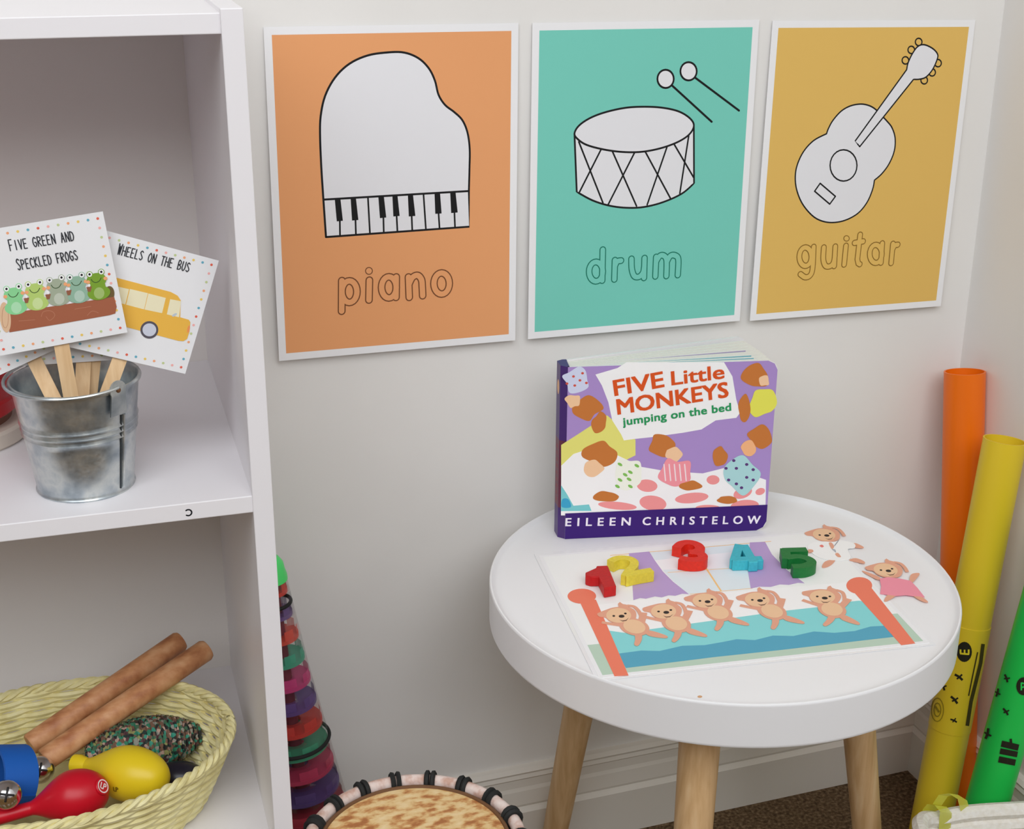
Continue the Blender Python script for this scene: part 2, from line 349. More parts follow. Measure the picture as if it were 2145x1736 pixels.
# ------------------------------------------------------------------ side table
TC = V((.208, -.201, 0)); TZ = .3925; TR = .1992
tb = thing('side_table', TC, 'round white tray-top side table with splayed wooden legs', 'table')
prof = [(0, .3590), (TR-.006, .3590), (TR-.003, .3590), (TR-.0008, .3598), (TR, .3612), (TR, .3624), (TR, .3950), (TR, .3962), (TR-.0007, .3971), (TR-.0018, .3973), (TR-.0028, .3963), (TR-.0042, .3942), (TR-.007, .3929), (TR-.013, TZ), (TR-.016, TZ), (.02, TZ), (0, TZ)]
tt = M().lathe(prof, m_tray, TC, seg=128).build('tray_top', tb, smooth=True)
for ph in (118, 238, 358):
    d = V((math.cos(math.radians(ph)), math.sin(math.radians(ph)), 0))
    a, b = TC+d*.127+V((0, 0, .3592)), TC+d*.190+V((0, 0, .0))
    ax = (b-a); M().lathe([(0, 0), (.0165, 0), (.0168, .02), (.0135, ax.length*.8), (.0118, ax.length-.002), (.010, ax.length), (0, ax.length)], m_wood, a, ax, 28).build('leg', tb, smooth=True)
pr = Print(TC+V((0, 0, TZ)), (1, 0, 0), (0, 1, 0), 5e-5)
pr.disc((1466, 1459), 5, 2.6, (205, 160, 120)); pr.build('stain', tt)

# ------------------------------------------------------------------ board book
B0 = V((.1115, -.0775, TZ+.0002)); B1 = V((.2960, -.1184, TZ+.0002)); bx = (B1-B0).normalized(); bn = V((bx.y, -bx.x, 0)); bn = bn if bn.y < 0 else -bn
BW, BH, BT = (B1-B0).length, .1665, .0215
book = thing('board_book', (B0+B1)/2, 'purple and white board book with orange title letters standing fanned open on the table', 'book')
m_cov = mat('book_cover_board', (240, 238, 240), .35)
def board(w0, w1, hgt, rad, o, dx, dn, th, m, name, parent, z0=0.):
    """upright board with rounded outer corners, from hinge o along dx, thickness th along dn"""
    pts = [o+dx*w0+V((0, 0, z0)), o+dx*(w1-rad)+V((0, 0, z0))]
    pts += [o+dx*(w1-rad+rad*math.sin(t))+V((0, 0, z0+rad-rad*math.cos(t))) for t in [math.pi/2*i/6 for i in range(1, 7)]]
    pts += [o+dx*(w1-rad+rad*math.cos(t))+V((0, 0, z0+hgt-rad+rad*math.sin(t))) for t in [math.pi/2*i/6 for i in range(7)]]
    pts += [o+dx*w0+V((0, 0, z0+hgt))]
    mm = M(); mm.prism(pts, dn*th, m); return mm.build(name, parent)
fc = board(.0, BW, BH, .009, B0, bx, -bn, .0022, m_cov, 'front_cover', book)
m_purple = mat('book_spine_purple', (72, 40, 118), .38); m_maroon = mat('book_spine_maroon', (112, 52, 76), .4)
sp = M(); P = [B0-bn*.0002, B0-bx*.006-bn*.005, B0-bx*.0072-bn*.018, B0-bx*.002-bn*BT, B0+bx*.0015-bn*BT, B0+bx*.0015-bn*.0002]
def lift(P, z): return [p+V((0, 0, z)) for p in P]
sp.prism(lift(P, .0), V((0, 0, .030)), m_purple); sp.prism(lift(P, .030), V((0, 0, .066)), m_maroon); sp.prism(lift(P, .096), V((0, 0, BH-.096)), m_purple)
so = sp.build('spine', book)
e = (P[2]-P[1]).normalized(); q = Print(P[1], -e, (0, 0, 1), 6e-5)
for zz, hh in ((BH-.022, .007),): q.polyL([V((-.0065+.0038*math.cos(t), zz+hh*math.sin(t), 0)) for t in [math.pi*i/8 for i in range(16)]], (226, 186, 150))
q.build('spine_emblem', so); q = Print(P[1], -e, (0, 0, 1), 6e-5)
for k in range(9): q.polyL([V((-.009, .034+k*.0065, 0)), V((-.004, .034+k*.0065, 0)), V((-.004, .038+k*.0065, 0)), V((-.009, .038+k*.0065, 0))], (150, 92, 100))
q.build('spine_print', so)
pagecol = [mat('page_teal', (120, 186, 200), .4), mat('page_white', (243, 241, 234), .45), mat('page_violet', (182, 172, 204), .4)]
a0 = math.atan2(bx.y, bx.x)
for k in range(9):
    t = (k+1)/9; ang = a0+math.radians(16.5)*t**1.15; dx = V((math.cos(ang), math.sin(ang), 0)); dn = V((-dx.y, dx.x, 0))
    o_ = B0+bx*.002-bn*(.0025+.0172*t)
    last = k == 8
    pg = board(0, BW-.0015-.003*t, BH-.0025 if not last else BH, .009, o_, dx, dn, .0016 if not last else .0022, pagecol[1] if not last else m_cov, 'page' if not last else 'back_cover', book, .001 if not last else 0)
    if not last and k in (0, 1, 2, 4):
        c = pagecol[0 if k != 4 else 2]
        M().box((0, 0, 0), (1, 1, 1), c, lambda p: o_+dx*(.03+(BW-.05)*p.x)-dn*(.0003*p.y)+V((0, 0, .02+(BH-.0222)*p.z))).build('page_picture', pg)
# front cover print: title and author as lettered; the picture itself only as plain patches of its colours
ck = (1120, 680, 3.694); p = Print(B0, bx, (0, 0, 1), 3e-5, ck)
PUR, YEL, PNK, BRN = (168, 140, 200), (226, 222, 120), (238, 150, 150), (196, 118, 56)
base = [V((0, .024, 0)), V((BW, .024, 0)), V((BW, BH-.009, 0)), V((BW-.003, BH-.003, 0)), V((BW-.009, BH, 0)), V((0, BH, 0))]
p.polyL(base, PUR)
p.poly([(205, 1440), (205, 930), (330, 850), (560, 700), (780, 890), (780, 1010), (480, 1160), (480, 1440)], YEL)
p.poly([(203, 1475), (206, 1090), (300, 1000), (420, 960), (620, 1000), (830, 1100), (1000, 1130), (1300, 1150), (1500, 1100), (1790, 1200), (1785, 1465)], (246, 242, 244))
p.poly([(203, 1442), (204, 1240), (250, 1310), (300, 1400), (420, 1390), (440, 1440)], (120, 200, 205), False)
p.poly([(210, 1410), (215, 1350), (260, 1350), (280, 1410)], (60, 160, 200), True)
for c, rx, ry, r in (((870, 1245), 80, 48, 5), ((915, 1380), 105, 58, 8), ((1215, 1340), 130, 40, -6), ((1340, 1415), 95, 22, 0), ((1625, 1400), 110, 45, -5), ((1610, 1300), 75, 42, -20), ((640, 1400), 150, 30, 5), ((1380, 1200), 50, 36, 0), ((1745, 1290), 38, 26, -20)): p.disc(c, rx, ry, PNK, r)
p.poly([(470, 385), (640, 335), (710, 290), (1465, 290), (1530, 400), (1560, 580), (1590, 680), (1560, 720), (1400, 740), (1290, 810), (1150, 835), (900, 870), (760, 885), (690, 895), (670, 850), (600, 740), (570, 600), (520, 470)], (250, 248, 246), False)
def blob(c, rx, ry, col, r=0): p.disc(c, rx, ry, col, r)
# plain colour patches standing in for the picture
TANP = (240, 198, 158)
def patch(c, r, col, seed, sq=1.):
    g = random.Random(seed); n_ = 9
    p.poly([(c[0]+r*(.72+.5*g.random())*math.cos(2*math.pi*k/n_), c[1]+r*sq*(.72+.5*g.random())*math.sin(2*math.pi*k/n_)) for k in range(n_)], col, True)
def spots(pts, r, col):
    for c in pts: blob(c, r, r*.85, col)
patch((325, 430), 105, (206, 212, 236), 1, .95); spots([(250, 455), (300, 400), (370, 375), (310, 470), (400, 450), (350, 430)], 11, (206, 84, 70))
patch((400, 650), 110, BRN, 2, .8); patch((300, 590), 60, TANP, 3, .9); patch((500, 760), 60, BRN, 4, 1.3)
patch((510, 990), 125, BRN, 5, .75); patch((450, 1110), 80, TANP, 6, .8)
patch((715, 1160), 125, (240, 244, 230), 7, 1.05)
for c in ((660, 1080), (740, 1140), (660, 1200), (740, 1250), (640, 1250), (790, 1090), (730, 1195), (700, 1160)): blob(c, 20, 11, (130, 190, 90), 30)
patch((560, 1330), 110, BRN, 8, .4); patch((985, 930), 110, BRN, 9, .9); patch((1075, 1000), 70, TANP, 10, .8)
patch((1080, 1140), 130, (240, 150, 160), 11, .85)
for k in range(5): p.stroke([(1000+k*40, 1080), (1012+k*40, 1205)], .0011, (250, 225, 228))
patch((1210, 1245), 90, BRN, 12, .4)
patch((1710, 395), 110, BRN, 13, .9); patch((1775, 430), 45, TANP, 14, 1.); patch((1760, 600), 95, (226, 224, 90), 15, 1.3); patch((1620, 650), 55, BRN, 16, 1.8)
patch((1740, 870), 95, BRN, 17, .9); patch((1660, 960), 65, (242, 180, 130), 18, .9)
patch((1590, 1150), 150, (170, 214, 216), 19, .95); spots([(1480, 1110), (1540, 1050), (1500, 1200), (1560, 1110), (1640, 1080), (1640, 1180), (1690, 1200), (1560, 1230), (1600, 1260), (1690, 1120)], 13, (92, 60, 120))
patch((1430, 1010), 55, BRN, 20, 1.4); patch((1490, 1350), 90, BRN, 21, .35)
p.build('cover_picture', fc)
p2 = Print(B0, bx, (0, 0, 1), p.h+2e-5, ck)
OR = (216, 84, 30)
p2.text('FIVE', (622, 548), (1000, 478), 118, OR, .045); p2.text('Little', (1062, 466), (1466, 412), 104, OR, .04); p2.text('MONKEYS', (645, 692), (1497, 556), 116, OR, .045)
p2.text('jumping on the bed', (684, 778), (1518, 662), 58, (40, 150, 90), .05, 1.05); p2.build('title_lettering', fc)
p3 = Print(B0, bx, (0, 0, 1), p.h+2e-5, ck)
p3.polyL([V((0, 0, 0)), V((BW-.009, 0, 0)), V((BW-.003, .003, 0)), V((BW, .009, 0)), V((BW, .0258, 0)), V((0, .0258, 0))], (58, 28, 112))
p3.text('EILEEN', (238, 1556), (738, 1550), 60, (238, 232, 244), .04, 1.75); p3.text('CHRISTELOW', (834, 1548), (1742, 1536), 60, (238, 232, 244), .04, 1.75); p3.build('author_band', fc)

# ------------------------------------------------------------------ laminated play mat
mc = (1020, 1060, 2.103); TP = V((.2, -.22, TZ))
m_film = mat('laminate_film', (244, 244, 246), .12, Specular_IOR_Level=.5)
bl, br, tl = (on(*q, 2, TZ) for q in ((1262, 1416), (1934, 1344.5), (1129, 1165)))
mx = (br-bl).normalized(); my = V((-mx.y, mx.x, 0)); mw = (br-bl).length; mh = .2035
mat_o = thing('play_mat', (bl+br)/2, 'laminated bedtime scene play sheet with red bed posts lying on the white table', 'play mat')
def mq(x0, x1, y0, y1, z): return [bl+mx*x+my*y+V((0, 0, z)) for x, y in ((x0, y0), (x1, y0), (x1, y1), (x0, y1))]
M().prism(mq(-.0065, mw+.0075, -.0065, mh+.0085, .0003), V((0, 0, .0003)), m_film).build('laminate_film', mat_o)
M().prism(mq(-.0035, mw+.0035, -.0035, mh+.0035, .0006), V((0, 0, .0003)), m_paper).build('paper_sheet', mat_o)
MZ = TZ+.0009
p = Print(V((.2, -.22, MZ)), (1, 0, 0), (0, 1, 0), 2e-5, mc)
def LW(pt): return V((pt.x-.2, pt.y+.22, 0))
p.polyL([LW(bl+mx*x+my*y) for x, y in ((0, 0), (mw, 0), (mw, mh), (0, mh))], (238, 239, 238))
p.polyL([LW(bl+mx*x+my*y) for x, y in ((0, 0), (mw, 0), (mw, .046), (0, .046))], (184, 206, 188))
p.build('printed_background', mat_o)
p = Print(V((.2, -.22, MZ)), (1, 0, 0), (0, 1, 0), 5e-5, mc)
p.poly([(715, 200), (1160, 160), (1150, 290), (1165, 362), (890, 388), (820, 330), (760, 265)], (222, 233, 238))
p.poly([(735, 240), (830, 228), (960, 245), (960, 275), (770, 280)], (240, 240, 244)); p.poly([(960, 215), (1150, 195), (1150, 270), (970, 275)], (238, 238, 244))
for a, b, wd in (((545, 217), (1250, 155), .0011), ((798, 292), (1158, 268), .0008), ((950, 250), (1030, 372), .0016), ((895, 388), (1168, 362), .0008)): p.stroke([a, b], wd, (240, 196, 130))
LAV = (184, 158, 206)
p.poly([(625, 208), (715, 200), (740, 240), (775, 288), (820, 333), (890, 388), (860, 386), (830, 395), (800, 393), (770, 402), (740, 398), (700, 408), (675, 405), (645, 414), (640, 330)], LAV)
p.poly([(1158, 160), (1225, 157), (1255, 212), (1320, 280), (1400, 340), (1370, 338), (1330, 347), (1290, 345), (1250, 356), (1200, 355), (1162, 363), (1150, 290)], LAV)
p.build('printed_window', mat_o)
p = Print(V((.2, -.22, MZ)), (1, 0, 0), (0, 1, 0), 5e-5, mc)
p.poly([(440, 440), (700, 410), (1650, 330), (1660, 415), (1300, 470), (900, 520), (720, 545), (500, 560)], (246, 245, 248))
p.poly([(515, 545), (620, 560), (720, 542), (900, 517), (1100, 490), (1300, 462), (1500, 440), (1560, 425), (1640, 416), (1675, 425), (1800, 570), (1600, 590), (1000, 655), (600, 700)], (136, 212, 214))
p.poly([(575, 650), (680, 636), (760, 638), (860, 615), (960, 612), (1040, 598), (1100, 586), (1180, 590), (1260, 570), (1350, 572), (1440, 552), (1530, 558), (1620, 550), (1690, 530), (1750, 527), (1800, 575), (1600, 598), (1300, 633), (1000, 665), (800, 690), (612, 713)], (88, 164, 190))
p.build('printed_bed', mat_o)
p = Print(V((.2, -.22, MZ)), (1, 0, 0), (0, 1, 0), 1.6e-4, mc); RP = (234, 126, 100)
p.poly([(408, 420), (480, 412), (624, 746), (562, 750)], RP); p.disc((418, 397), 63, 33, RP)
p.build('printed_bed_post', mat_o); p = Print(V((.2, -.22, MZ)), (1, 0, 0), (0, 1, 0), 1.6e-4, mc)
p.poly([(1615, 378), (1692, 358), (1887, 605), (1825, 613)], RP); p.disc((1640, 350), 57, 37, RP)
p.build('printed_bed_post', mat_o)

# ------------------------------------------------------------------ cut-out monkeys (plain clip-art)
FUR, TAN, DRK = (224, 164, 138), (234, 194, 156), (52, 44, 42)
c2 = (1120, 1080, 4.875); ZC = TZ+.0012
class Cut:
    def __init__(s, nose_from, nose_to, crop_to, rot, z, src=c2):
        s.src = src; s.N = s.w(nose_from, src, z); s.T = s.w(nose_to, crop_to, z); s.rot = math.radians(rot); s.z = z; s.m = M(); s.h = 0; s.pr = M()
    def w(s, p, c, z): return on(c[0]+p[0]/c[2], c[1]+p[1]/c[2], 2, z)
    def at(s, p):
        d = s.w(p, s.src, s.z)-s.N; c, n = math.cos(s.rot), math.sin(s.rot)
        return s.T+V((d.x*c-d.y*n, d.x*n+d.y*c, 0))
    def pts(s, P, sm): q = [s.at(p) for p in P]; return spline(q, 5, True) if sm else q
    def piece(s, P, c, sm=True):      # solid laminated card
        s.h += 5e-6; s.m.prism([q+V((0, 0, s.h+.0004)) for q in s.pts(P, sm)], V((0, 0, -.0004)), ink(c))
    def mark(s, P, c, sm=True):
        s.h += 5e-6; q = [a+V((0, 0, s.h+.00045)) for a in s.pts(P, sm)]
        fs = []
        for t in tessellate_polygon([q]):
            a, b, d = (q[i] for i in t); fs.append(list(t) if (b-a).cross(d-a).z > 0 else list(t)[::-1])
        s.pr.add(q, fs, ink(c))
    def limb(s, P, wd, c):
        q = spline([s.at(p) for p in P], 5); L = []; R = []
        for i in range(len(q)):
            t = (q[min(i+1, len(q)-1)]-q[max(0, i-1)]).normalized(); d = V((-t.y, t.x, 0))*wd/2; L.append(q[i]+d); R.append(q[i]-d)
        s.h += 5e-6; s.m.prism([a+V((0, 0, s.h+.0004)) for a in L+R[::-1]], V((0, 0, -.0004)), ink(c))
    def head(s, asleep=False):
        s.piece([(1105, 950), (1150, 932), (1200, 918), (1280, 900), (1380, 898), (1450, 908), (1502, 950), (1494, 1010), (1452, 1052), (1380, 1068), (1280, 1060), (1212, 1028), (1180, 990), (1122, 978)], FUR)
        s.piece([(1342, 905), (1345, 865), (1368, 850), (1392, 872), (1440, 885), (1440, 915)], FUR, False)
        s.limb([(1435, 890), (1500, 905), (1535, 950), (1548, 1000)], .0032, FUR)
        s.mark(ringp((1320, 982), 128, 74), TAN); s.mark(ringp((1268, 984), 14, 9), DRK); s.mark(ringp((1393, 969), 14, 9), DRK); s.mark(ringp((1347, 993), 30, 15), DRK)
        s.mark([(1312, 1024), (1345, 1036), (1385, 1032), (1418, 1010), (1385, 1042), (1345, 1046)], (120, 84, 72), False)
    def done(s, label):
        o = thing('monkey_cutout', V((s.T.x, s.T.y, s.z)), label, 'paper cutout', 'monkey cutouts on the play sheet')
        s.m.build('card', o); s.pr.build('printed_face', o, fix=False)
def ringp(c, rx, ry, rot=0):
    a = math.radians(rot); return [(c[0]+rx*math.cos(t)*math.cos(a)-ry*math.sin(t)*math.sin(a), c[1]+rx*math.cos(t)*math.sin(a)+ry*math.sin(t)*math.cos(a)) for t in [2*math.pi*i/12 for i in range(12)]]
def plain(nose, rot, label, legs=None, z=ZC):
    k = Cut((1347, 993), nose, mc, rot, z)
    k.limb([(1330, 1080), (1220, 1056), (1130, 1035)], .0036, FUR); k.limb([(1520, 1090), (1558, 1020), (1582, 972)], .0060, FUR)
    k.piece(ringp((1450, 1105), 152, 86, 12), FUR)
    for lg in (legs or ([(1440, 1180), (1502, 1190), (1490, 1240), (1440, 1292), (1402, 1280), (1425, 1230)], [(1530, 1150), (1620, 1160), (1755, 1218), (1738, 1240), (1580, 1205)])): k.piece(lg, FUR)
    k.head(); k.mark(ringp((1450, 1105), 112, 70, 10), TAN); k.done(label)
plain((593, 487), 9, 'brown monkey cutout nearest the left red bed post, first of the row')
plain((790, 470), 0, 'brown monkey cutout second from the left red bed post in the row')
plain((972, 423), 0, 'brown monkey cutout in the middle of the five on the blue bed')
plain((1203, 418), 2, 'brown monkey cutout fourth along the bed, below the blue number four')
plain((1488, 407), -13, 'brown monkey cutout nearest the right red bed post, last of the row')
c7 = (1540, 1080, 4.875)
k = Cut((1347, 993), (935, 207), c7, 4, ZC)
k7 = lambda P: P
def piece7(k, P, c, sm=True): k.h += 5e-6; q = [k.w(a, c7, k.z) for a in P]; q = spline(q, 5, True) if sm else q; k.m.prism([a+V((0, 0, k.h+.0004)) for a in q], V((0, 0, -.0004)), ink(c))
def mark7(k, P, c):
    k.h += 5e-6; q = spline([k.w(a, c7, k.z)+V((0, 0, k.h+.00045)) for a in P], 4, True); fs = []
    for t in tessellate_polygon([q]):
        a, b, d = (q[i] for i in t); fs.append(list(t) if (b-a).cross(d-a).z > 0 else list(t)[::-1])
    k.pr.add(q, fs, ink(c))
COAT = (246, 244, 242)
for P in ([(1200, 290), (1235, 285), (1305, 318), (1300, 332), (1210, 322)], [(885, 525), (920, 470), (1020, 450), (985, 500), (925, 530)], [(1165, 455), (1230, 437), (1310, 465), (1320, 490), (1240, 475)]): piece7(k, P, FUR)
piece7(k, [(860, 265), (1000, 270), (1080, 255), (1210, 285), (1220, 330), (1150, 345), (1180, 430), (1120, 455), (960, 455), (820, 410), (740, 330), (780, 280)], COAT)
k.head()
for P, c in (([(860, 312), (885, 300), (905, 318), (885, 328)], (232, 130, 120)), ([(745, 350), (790, 352), (795, 375), (750, 382)], FUR), ([(1020, 395), (1050, 385), (1080, 425), (1045, 425)], FUR), ([(955, 285), (985, 280), (1010, 320), (985, 345)], FUR), ([(1050, 258), (1056, 262), (1018, 312), (1012, 308)], (150, 150, 158)), ([(985, 345), (1020, 350), (1030, 380), (1018, 375)], (175, 178, 186))): mark7(k, P, c)
k.done('monkey cutout in a white doctor coat behind the green number five')
k = Cut((1347, 993), (1565, 568), c7, 0, ZC)
for P in ([(1300, 565), (1380, 590), (1480, 635), (1460, 655), (1380, 620), (1310, 580)], [(1780, 660), (1800, 600), (1880, 590), (1860, 630), (1800, 690)], [(1520, 870), (1560, 810), (1640, 815), (1560, 870)], [(1820, 820), (1900, 830), (1970, 885), (1900, 870)]): piece7(k, P, FUR)
k.head()
piece7(k, [(1475, 645), (1560, 632), (1680, 645), (1790, 668), (1860, 740), (1935, 835), (1830, 825), (1740, 812), (1630, 822), (1480, 800), (1490, 720)], (236, 146, 164), False)
k.done('monkey cutout in a pink dress at the right end of the table')

# ------------------------------------------------------------------ number magnets
DT = .0095; DZ = MZ+.0004
def stroke_prism(mm, P, wd, z, crop, m):
    q = spline([on(crop[0]+a/crop[2], crop[1]+b/crop[2], 2, z) for a, b in P], 5) if len(P) > 3 else [on(crop[0]+a/crop[2], crop[1]+b/crop[2], 2, z) for a, b in P]
    L = []; R = []
    for i in range(len(q)):
        t = (q[min(i+1, len(q)-1)]-q[max(0, i-1)]).normalized(); d = V((-t.y, t.x, 0))*wd/2; L.append(q[i]+d); R.append(q[i]-d)
    mm.prism(L+R[::-1], V((0, 0, -DT)), m)
def digit(name, strokes, polys, wd, crop, rgb, label):
    m = noise_mat('foam_'+name, [(.3, [c*.96 for c in rgb]), (.7, [min(255, c*1.02) for c in rgb])], 400, 2, .5, bump=.15, bscale=500); z = DZ+DT; mm = M()
    for i, s_ in enumerate(strokes): stroke_prism(mm, s_, wd, z-i*2e-5, crop, m)
    for s_ in polys: mm.prism([on(crop[0]+a/crop[2], crop[1]+b/crop[2], 2, z) for a, b in s_], V((0, 0, -DT)), m)
    c = sum(mm.v, V())/len(mm.v); o = mm.build('number_magnet', loc=(c.x, c.y, DZ))
    bv = o.modifiers.new('b', 'BEVEL'); bv.width = .0008; bv.segments = 2; bv.limit_method = 'ANGLE'
    tag(o, label, 'number', 'number magnets on the play sheet')
digit('red_one', [], [[(518, 578), (625, 530), (632, 512), (748, 508), (834, 716), (710, 738), (652, 622), (575, 622), (520, 605)]], .008, c2, (196, 16, 22), 'dark red number one magnet leaning beside the yellow two')
digit('yellow_two', [[(775, 462), (850, 428), (950, 430), (1012, 462), (1010, 510), (960, 560), (925, 612)], [(915, 604), (1060, 574), (1200, 550)]], [], .0077, c2, (234, 216, 68), 'yellow number two magnet')
digit('red_three', [[(1450, 322), (1500, 280), (1580, 268), (1660, 292), (1690, 335), (1650, 362), (1585, 372)], [(1585, 366), (1680, 380), (1718, 412), (1690, 440), (1590, 446), (1480, 428)]], [], .0088, c2, (230, 44, 24), 'bright red number three magnet in front of the book')
digit('blue_four', [[(1112, 166), (1090, 236)], [(1078, 232), (1215, 228)], [(1130, 168), (1175, 246)]], [], .0082, mc, (64, 190, 206), 'turquoise number four magnet')
digit('green_five', [[(1410, 190), (1305, 193)], [(1312, 186), (1322, 232)], [(1318, 226), (1370, 220), (1415, 230), (1430, 248), (1395, 262), (1345, 264)]], [], .0084, mc, (16, 120, 52), 'dark green number five magnet nearest the doctor cutout')

def oncyl(x, y, a, d, R):
    D = ray(x, y).normalized(); w_ = CAM-a; Dp = D-d*D.dot(d); wp_ = w_-d*w_.dot(d)
    A = Dp.dot(Dp); Bq = 2*Dp.dot(wp_); Cq = wp_.dot(wp_)-R*R; dis = Bq*Bq-4*A*Cq
    return CAM+D*((-Bq-math.sqrt(max(0, dis)))/(2*A))
# ------------------------------------------------------------------ galvanised bucket with song cards
SZ = .5853
m_galv = noise_mat('galvanised_steel', [(.3, (150, 160, 168)), (.45, (184, 192, 196)), (.58, (212, 216, 214)), (.72, (176, 186, 190))], 55, 5, .34, .9, bump=.06, bscale=50)
t, N, L, b = nodes(m_galv)
nz = N.new('ShaderNodeTexNoise'); nz.inputs['Scale'].default_value = 38; nz.inputs['Detail'].default_value = 5
mr = N.new('ShaderNodeMapRange'); mr.inputs[3].default_value = .2; mr.inputs[4].default_value = .5; L.new(nz.outputs['Fac'], mr.inputs[0]); L.new(mr.outputs[0], b.inputs['Roughness'])
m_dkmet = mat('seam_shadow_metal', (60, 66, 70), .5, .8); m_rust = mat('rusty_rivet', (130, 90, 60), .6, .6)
BC = V((-.3035, -.2705, SZ)); bu = thing('bucket', BC, 'small galvanised metal bucket holding song cards on the middle shelf', 'bucket')
R0, R1, HB = .0306, .0400, .0742
def rb(h): return R0+(R1-R0)*h/HB
pf = [(0, .003), (R0-.0012, .003), (R0-.001, .0002), (R0+.0006, .0), (R0+.0012, .0012), (R0+.0004, .0025)]
for h in (.004, .02, .036, .0395, .0405, .0425, .0435, .0445, .0465, .0475, .0485, .0505, .0515, .053, .066, .0725): pf.append((rb(h)+(.0009 if h in (.0405, .0445, .0485) else .0), h))
pf += [(R1+.0014, HB-.0012), (R1+.0017, HB), (R1+.0010, HB+.0013), (R1-.0002, HB+.0012), (R1-.0009, HB), (rb(.05)-.0009, .05), (R0-.0006, .0035), (0, .0035)]
M().lathe(pf, m_galv, BC, seg=72).build('body', bu, smooth=True)
er = oncyl(247, 812, BC, V((0, 0, 1)), R1+.003)-BC; ea = math.atan2(er.y, er.x); ed = V((math.cos(ea), math.sin(ea), 0)); et = V((-ed.y, ed.x, 0))
sm = M(); sa = math.atan2(*(reversed((oncyl(253, 960, BC, V((0, 0, 1)), rb(.02))-BC).to_2d())))
sd = V((math.cos(sa), math.sin(sa), 0)); st_ = V((-sd.y, sd.x, 0))
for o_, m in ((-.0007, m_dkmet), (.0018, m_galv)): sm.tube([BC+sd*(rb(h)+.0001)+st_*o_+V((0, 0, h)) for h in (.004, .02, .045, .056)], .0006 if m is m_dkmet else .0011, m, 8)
sm.build('seam', bu, smooth=True)
def ear(sgn):
    d = ed*sgn; tt_ = et*sgn; C = BC+d*(R1+.0021)+V((0, 0, HB+.001)); pts = []
    for a in range(-30, 211, 20): pts.append(C+tt_*.0062*math.cos(math.radians(a))+V((0, 0, .0062*math.sin(math.radians(a)))))
    pts += [C-tt_*.0062-d*.0018+V((0, 0, -.017)), C+tt_*.0062-d*.0018+V((0, 0, -.017))]
    e = M().prism(pts, d*.0011, m_galv).build('handle_lug', bu)
    M().ellipsoid(C+d*.0012, tt_*.0017, d*.0012, V((0, 0, .0017)), m_rust, 12, 8).build('rivet', e, smooth=True)
ear(1); ear(-1)
hp = []
for i in range(41):
    a = ea-math.pi*i/40; rr = R1+.0036; dz = .0010-.0035*math.sin(math.pi*i/40)**.6+.0035
    hp.append(BC+V((math.cos(a)*rr, math.sin(a)*rr, HB+.0002+dz*.6)))
M().tube(hp, .0011, m_galv, 8).build('wire_handle', bu, smooth=True)

DOTC = [(226, 104, 84), (240, 176, 172), (194, 206, 150), (240, 168, 124), (236, 202, 104), (104, 172, 194)]
CS = .0785
def card(corner_px, ypl, rot, label, draw=None, stick=None, st_len=.135, crop=(0, 420, 3.8304), which='BR'):
    a = math.radians(rot); ex = V((math.cos(a), 0, math.sin(a))); ey = V((-math.sin(a), 0, math.cos(a))); n = V((0, -1, 0))
    BRp = on(*corner_px, 1, ypl); O = BRp-ex*CS if which == 'BR' else BRp
    o = thing('song_card', O+ex*CS/2, label, 'card', 'song cards in the bucket')
    sh = M().prism([O, O+ex*CS, O+ex*CS+ey*CS, O+ey*CS], -n*.0004, m_paper).build('card_sheet', o)
    p = Print(O, ex, ey, 2e-5, crop); k = 0
    sp_ = (CS-.0075)/12
    per = [(.0038+i*sp_, CS-.0038) for i in range(12)]+[(CS-.0038, CS-.0038-i*sp_) for i in range(12)]+[(CS-.0038-i*sp_, .0038) for i in range(12)]+[(.0038, .0038+i*sp_) for i in range(12)]
    for i, (x, y) in enumerate(per):
        c = DOTC[i % 6]; p.polyL([V((x+.00085*math.cos(t), y+.00085*math.sin(t), 0)) for t in [2*math.pi*j/10 for j in range(10)]], c)
    p.build('dotted_border', sh)
    if draw: draw(sh, O, ex, ey, p.h, crop)
    if stick:
        T, Bt = on(*stick[0], 1, ypl+.0016), on(*stick[1], 1, stick[2])
        d = (T-Bt).normalized(); s_ = d.cross(V((0, -1, 0))).normalized(); m = M(); pts = []
        Tt = T+d*.02; hw = .0046
        for e, sg in ((Tt, 1), (Bt, -1)):
            for j in range(9): t = math.pi*j/8; pts.append(e+s_*hw*math.cos(t)*(1 if sg > 0 else -1)+d*sg*hw*math.sin(t))
        m.prism(pts, V((0, .0012, 0)), m_stick).build('craft_stick', o)
    return o
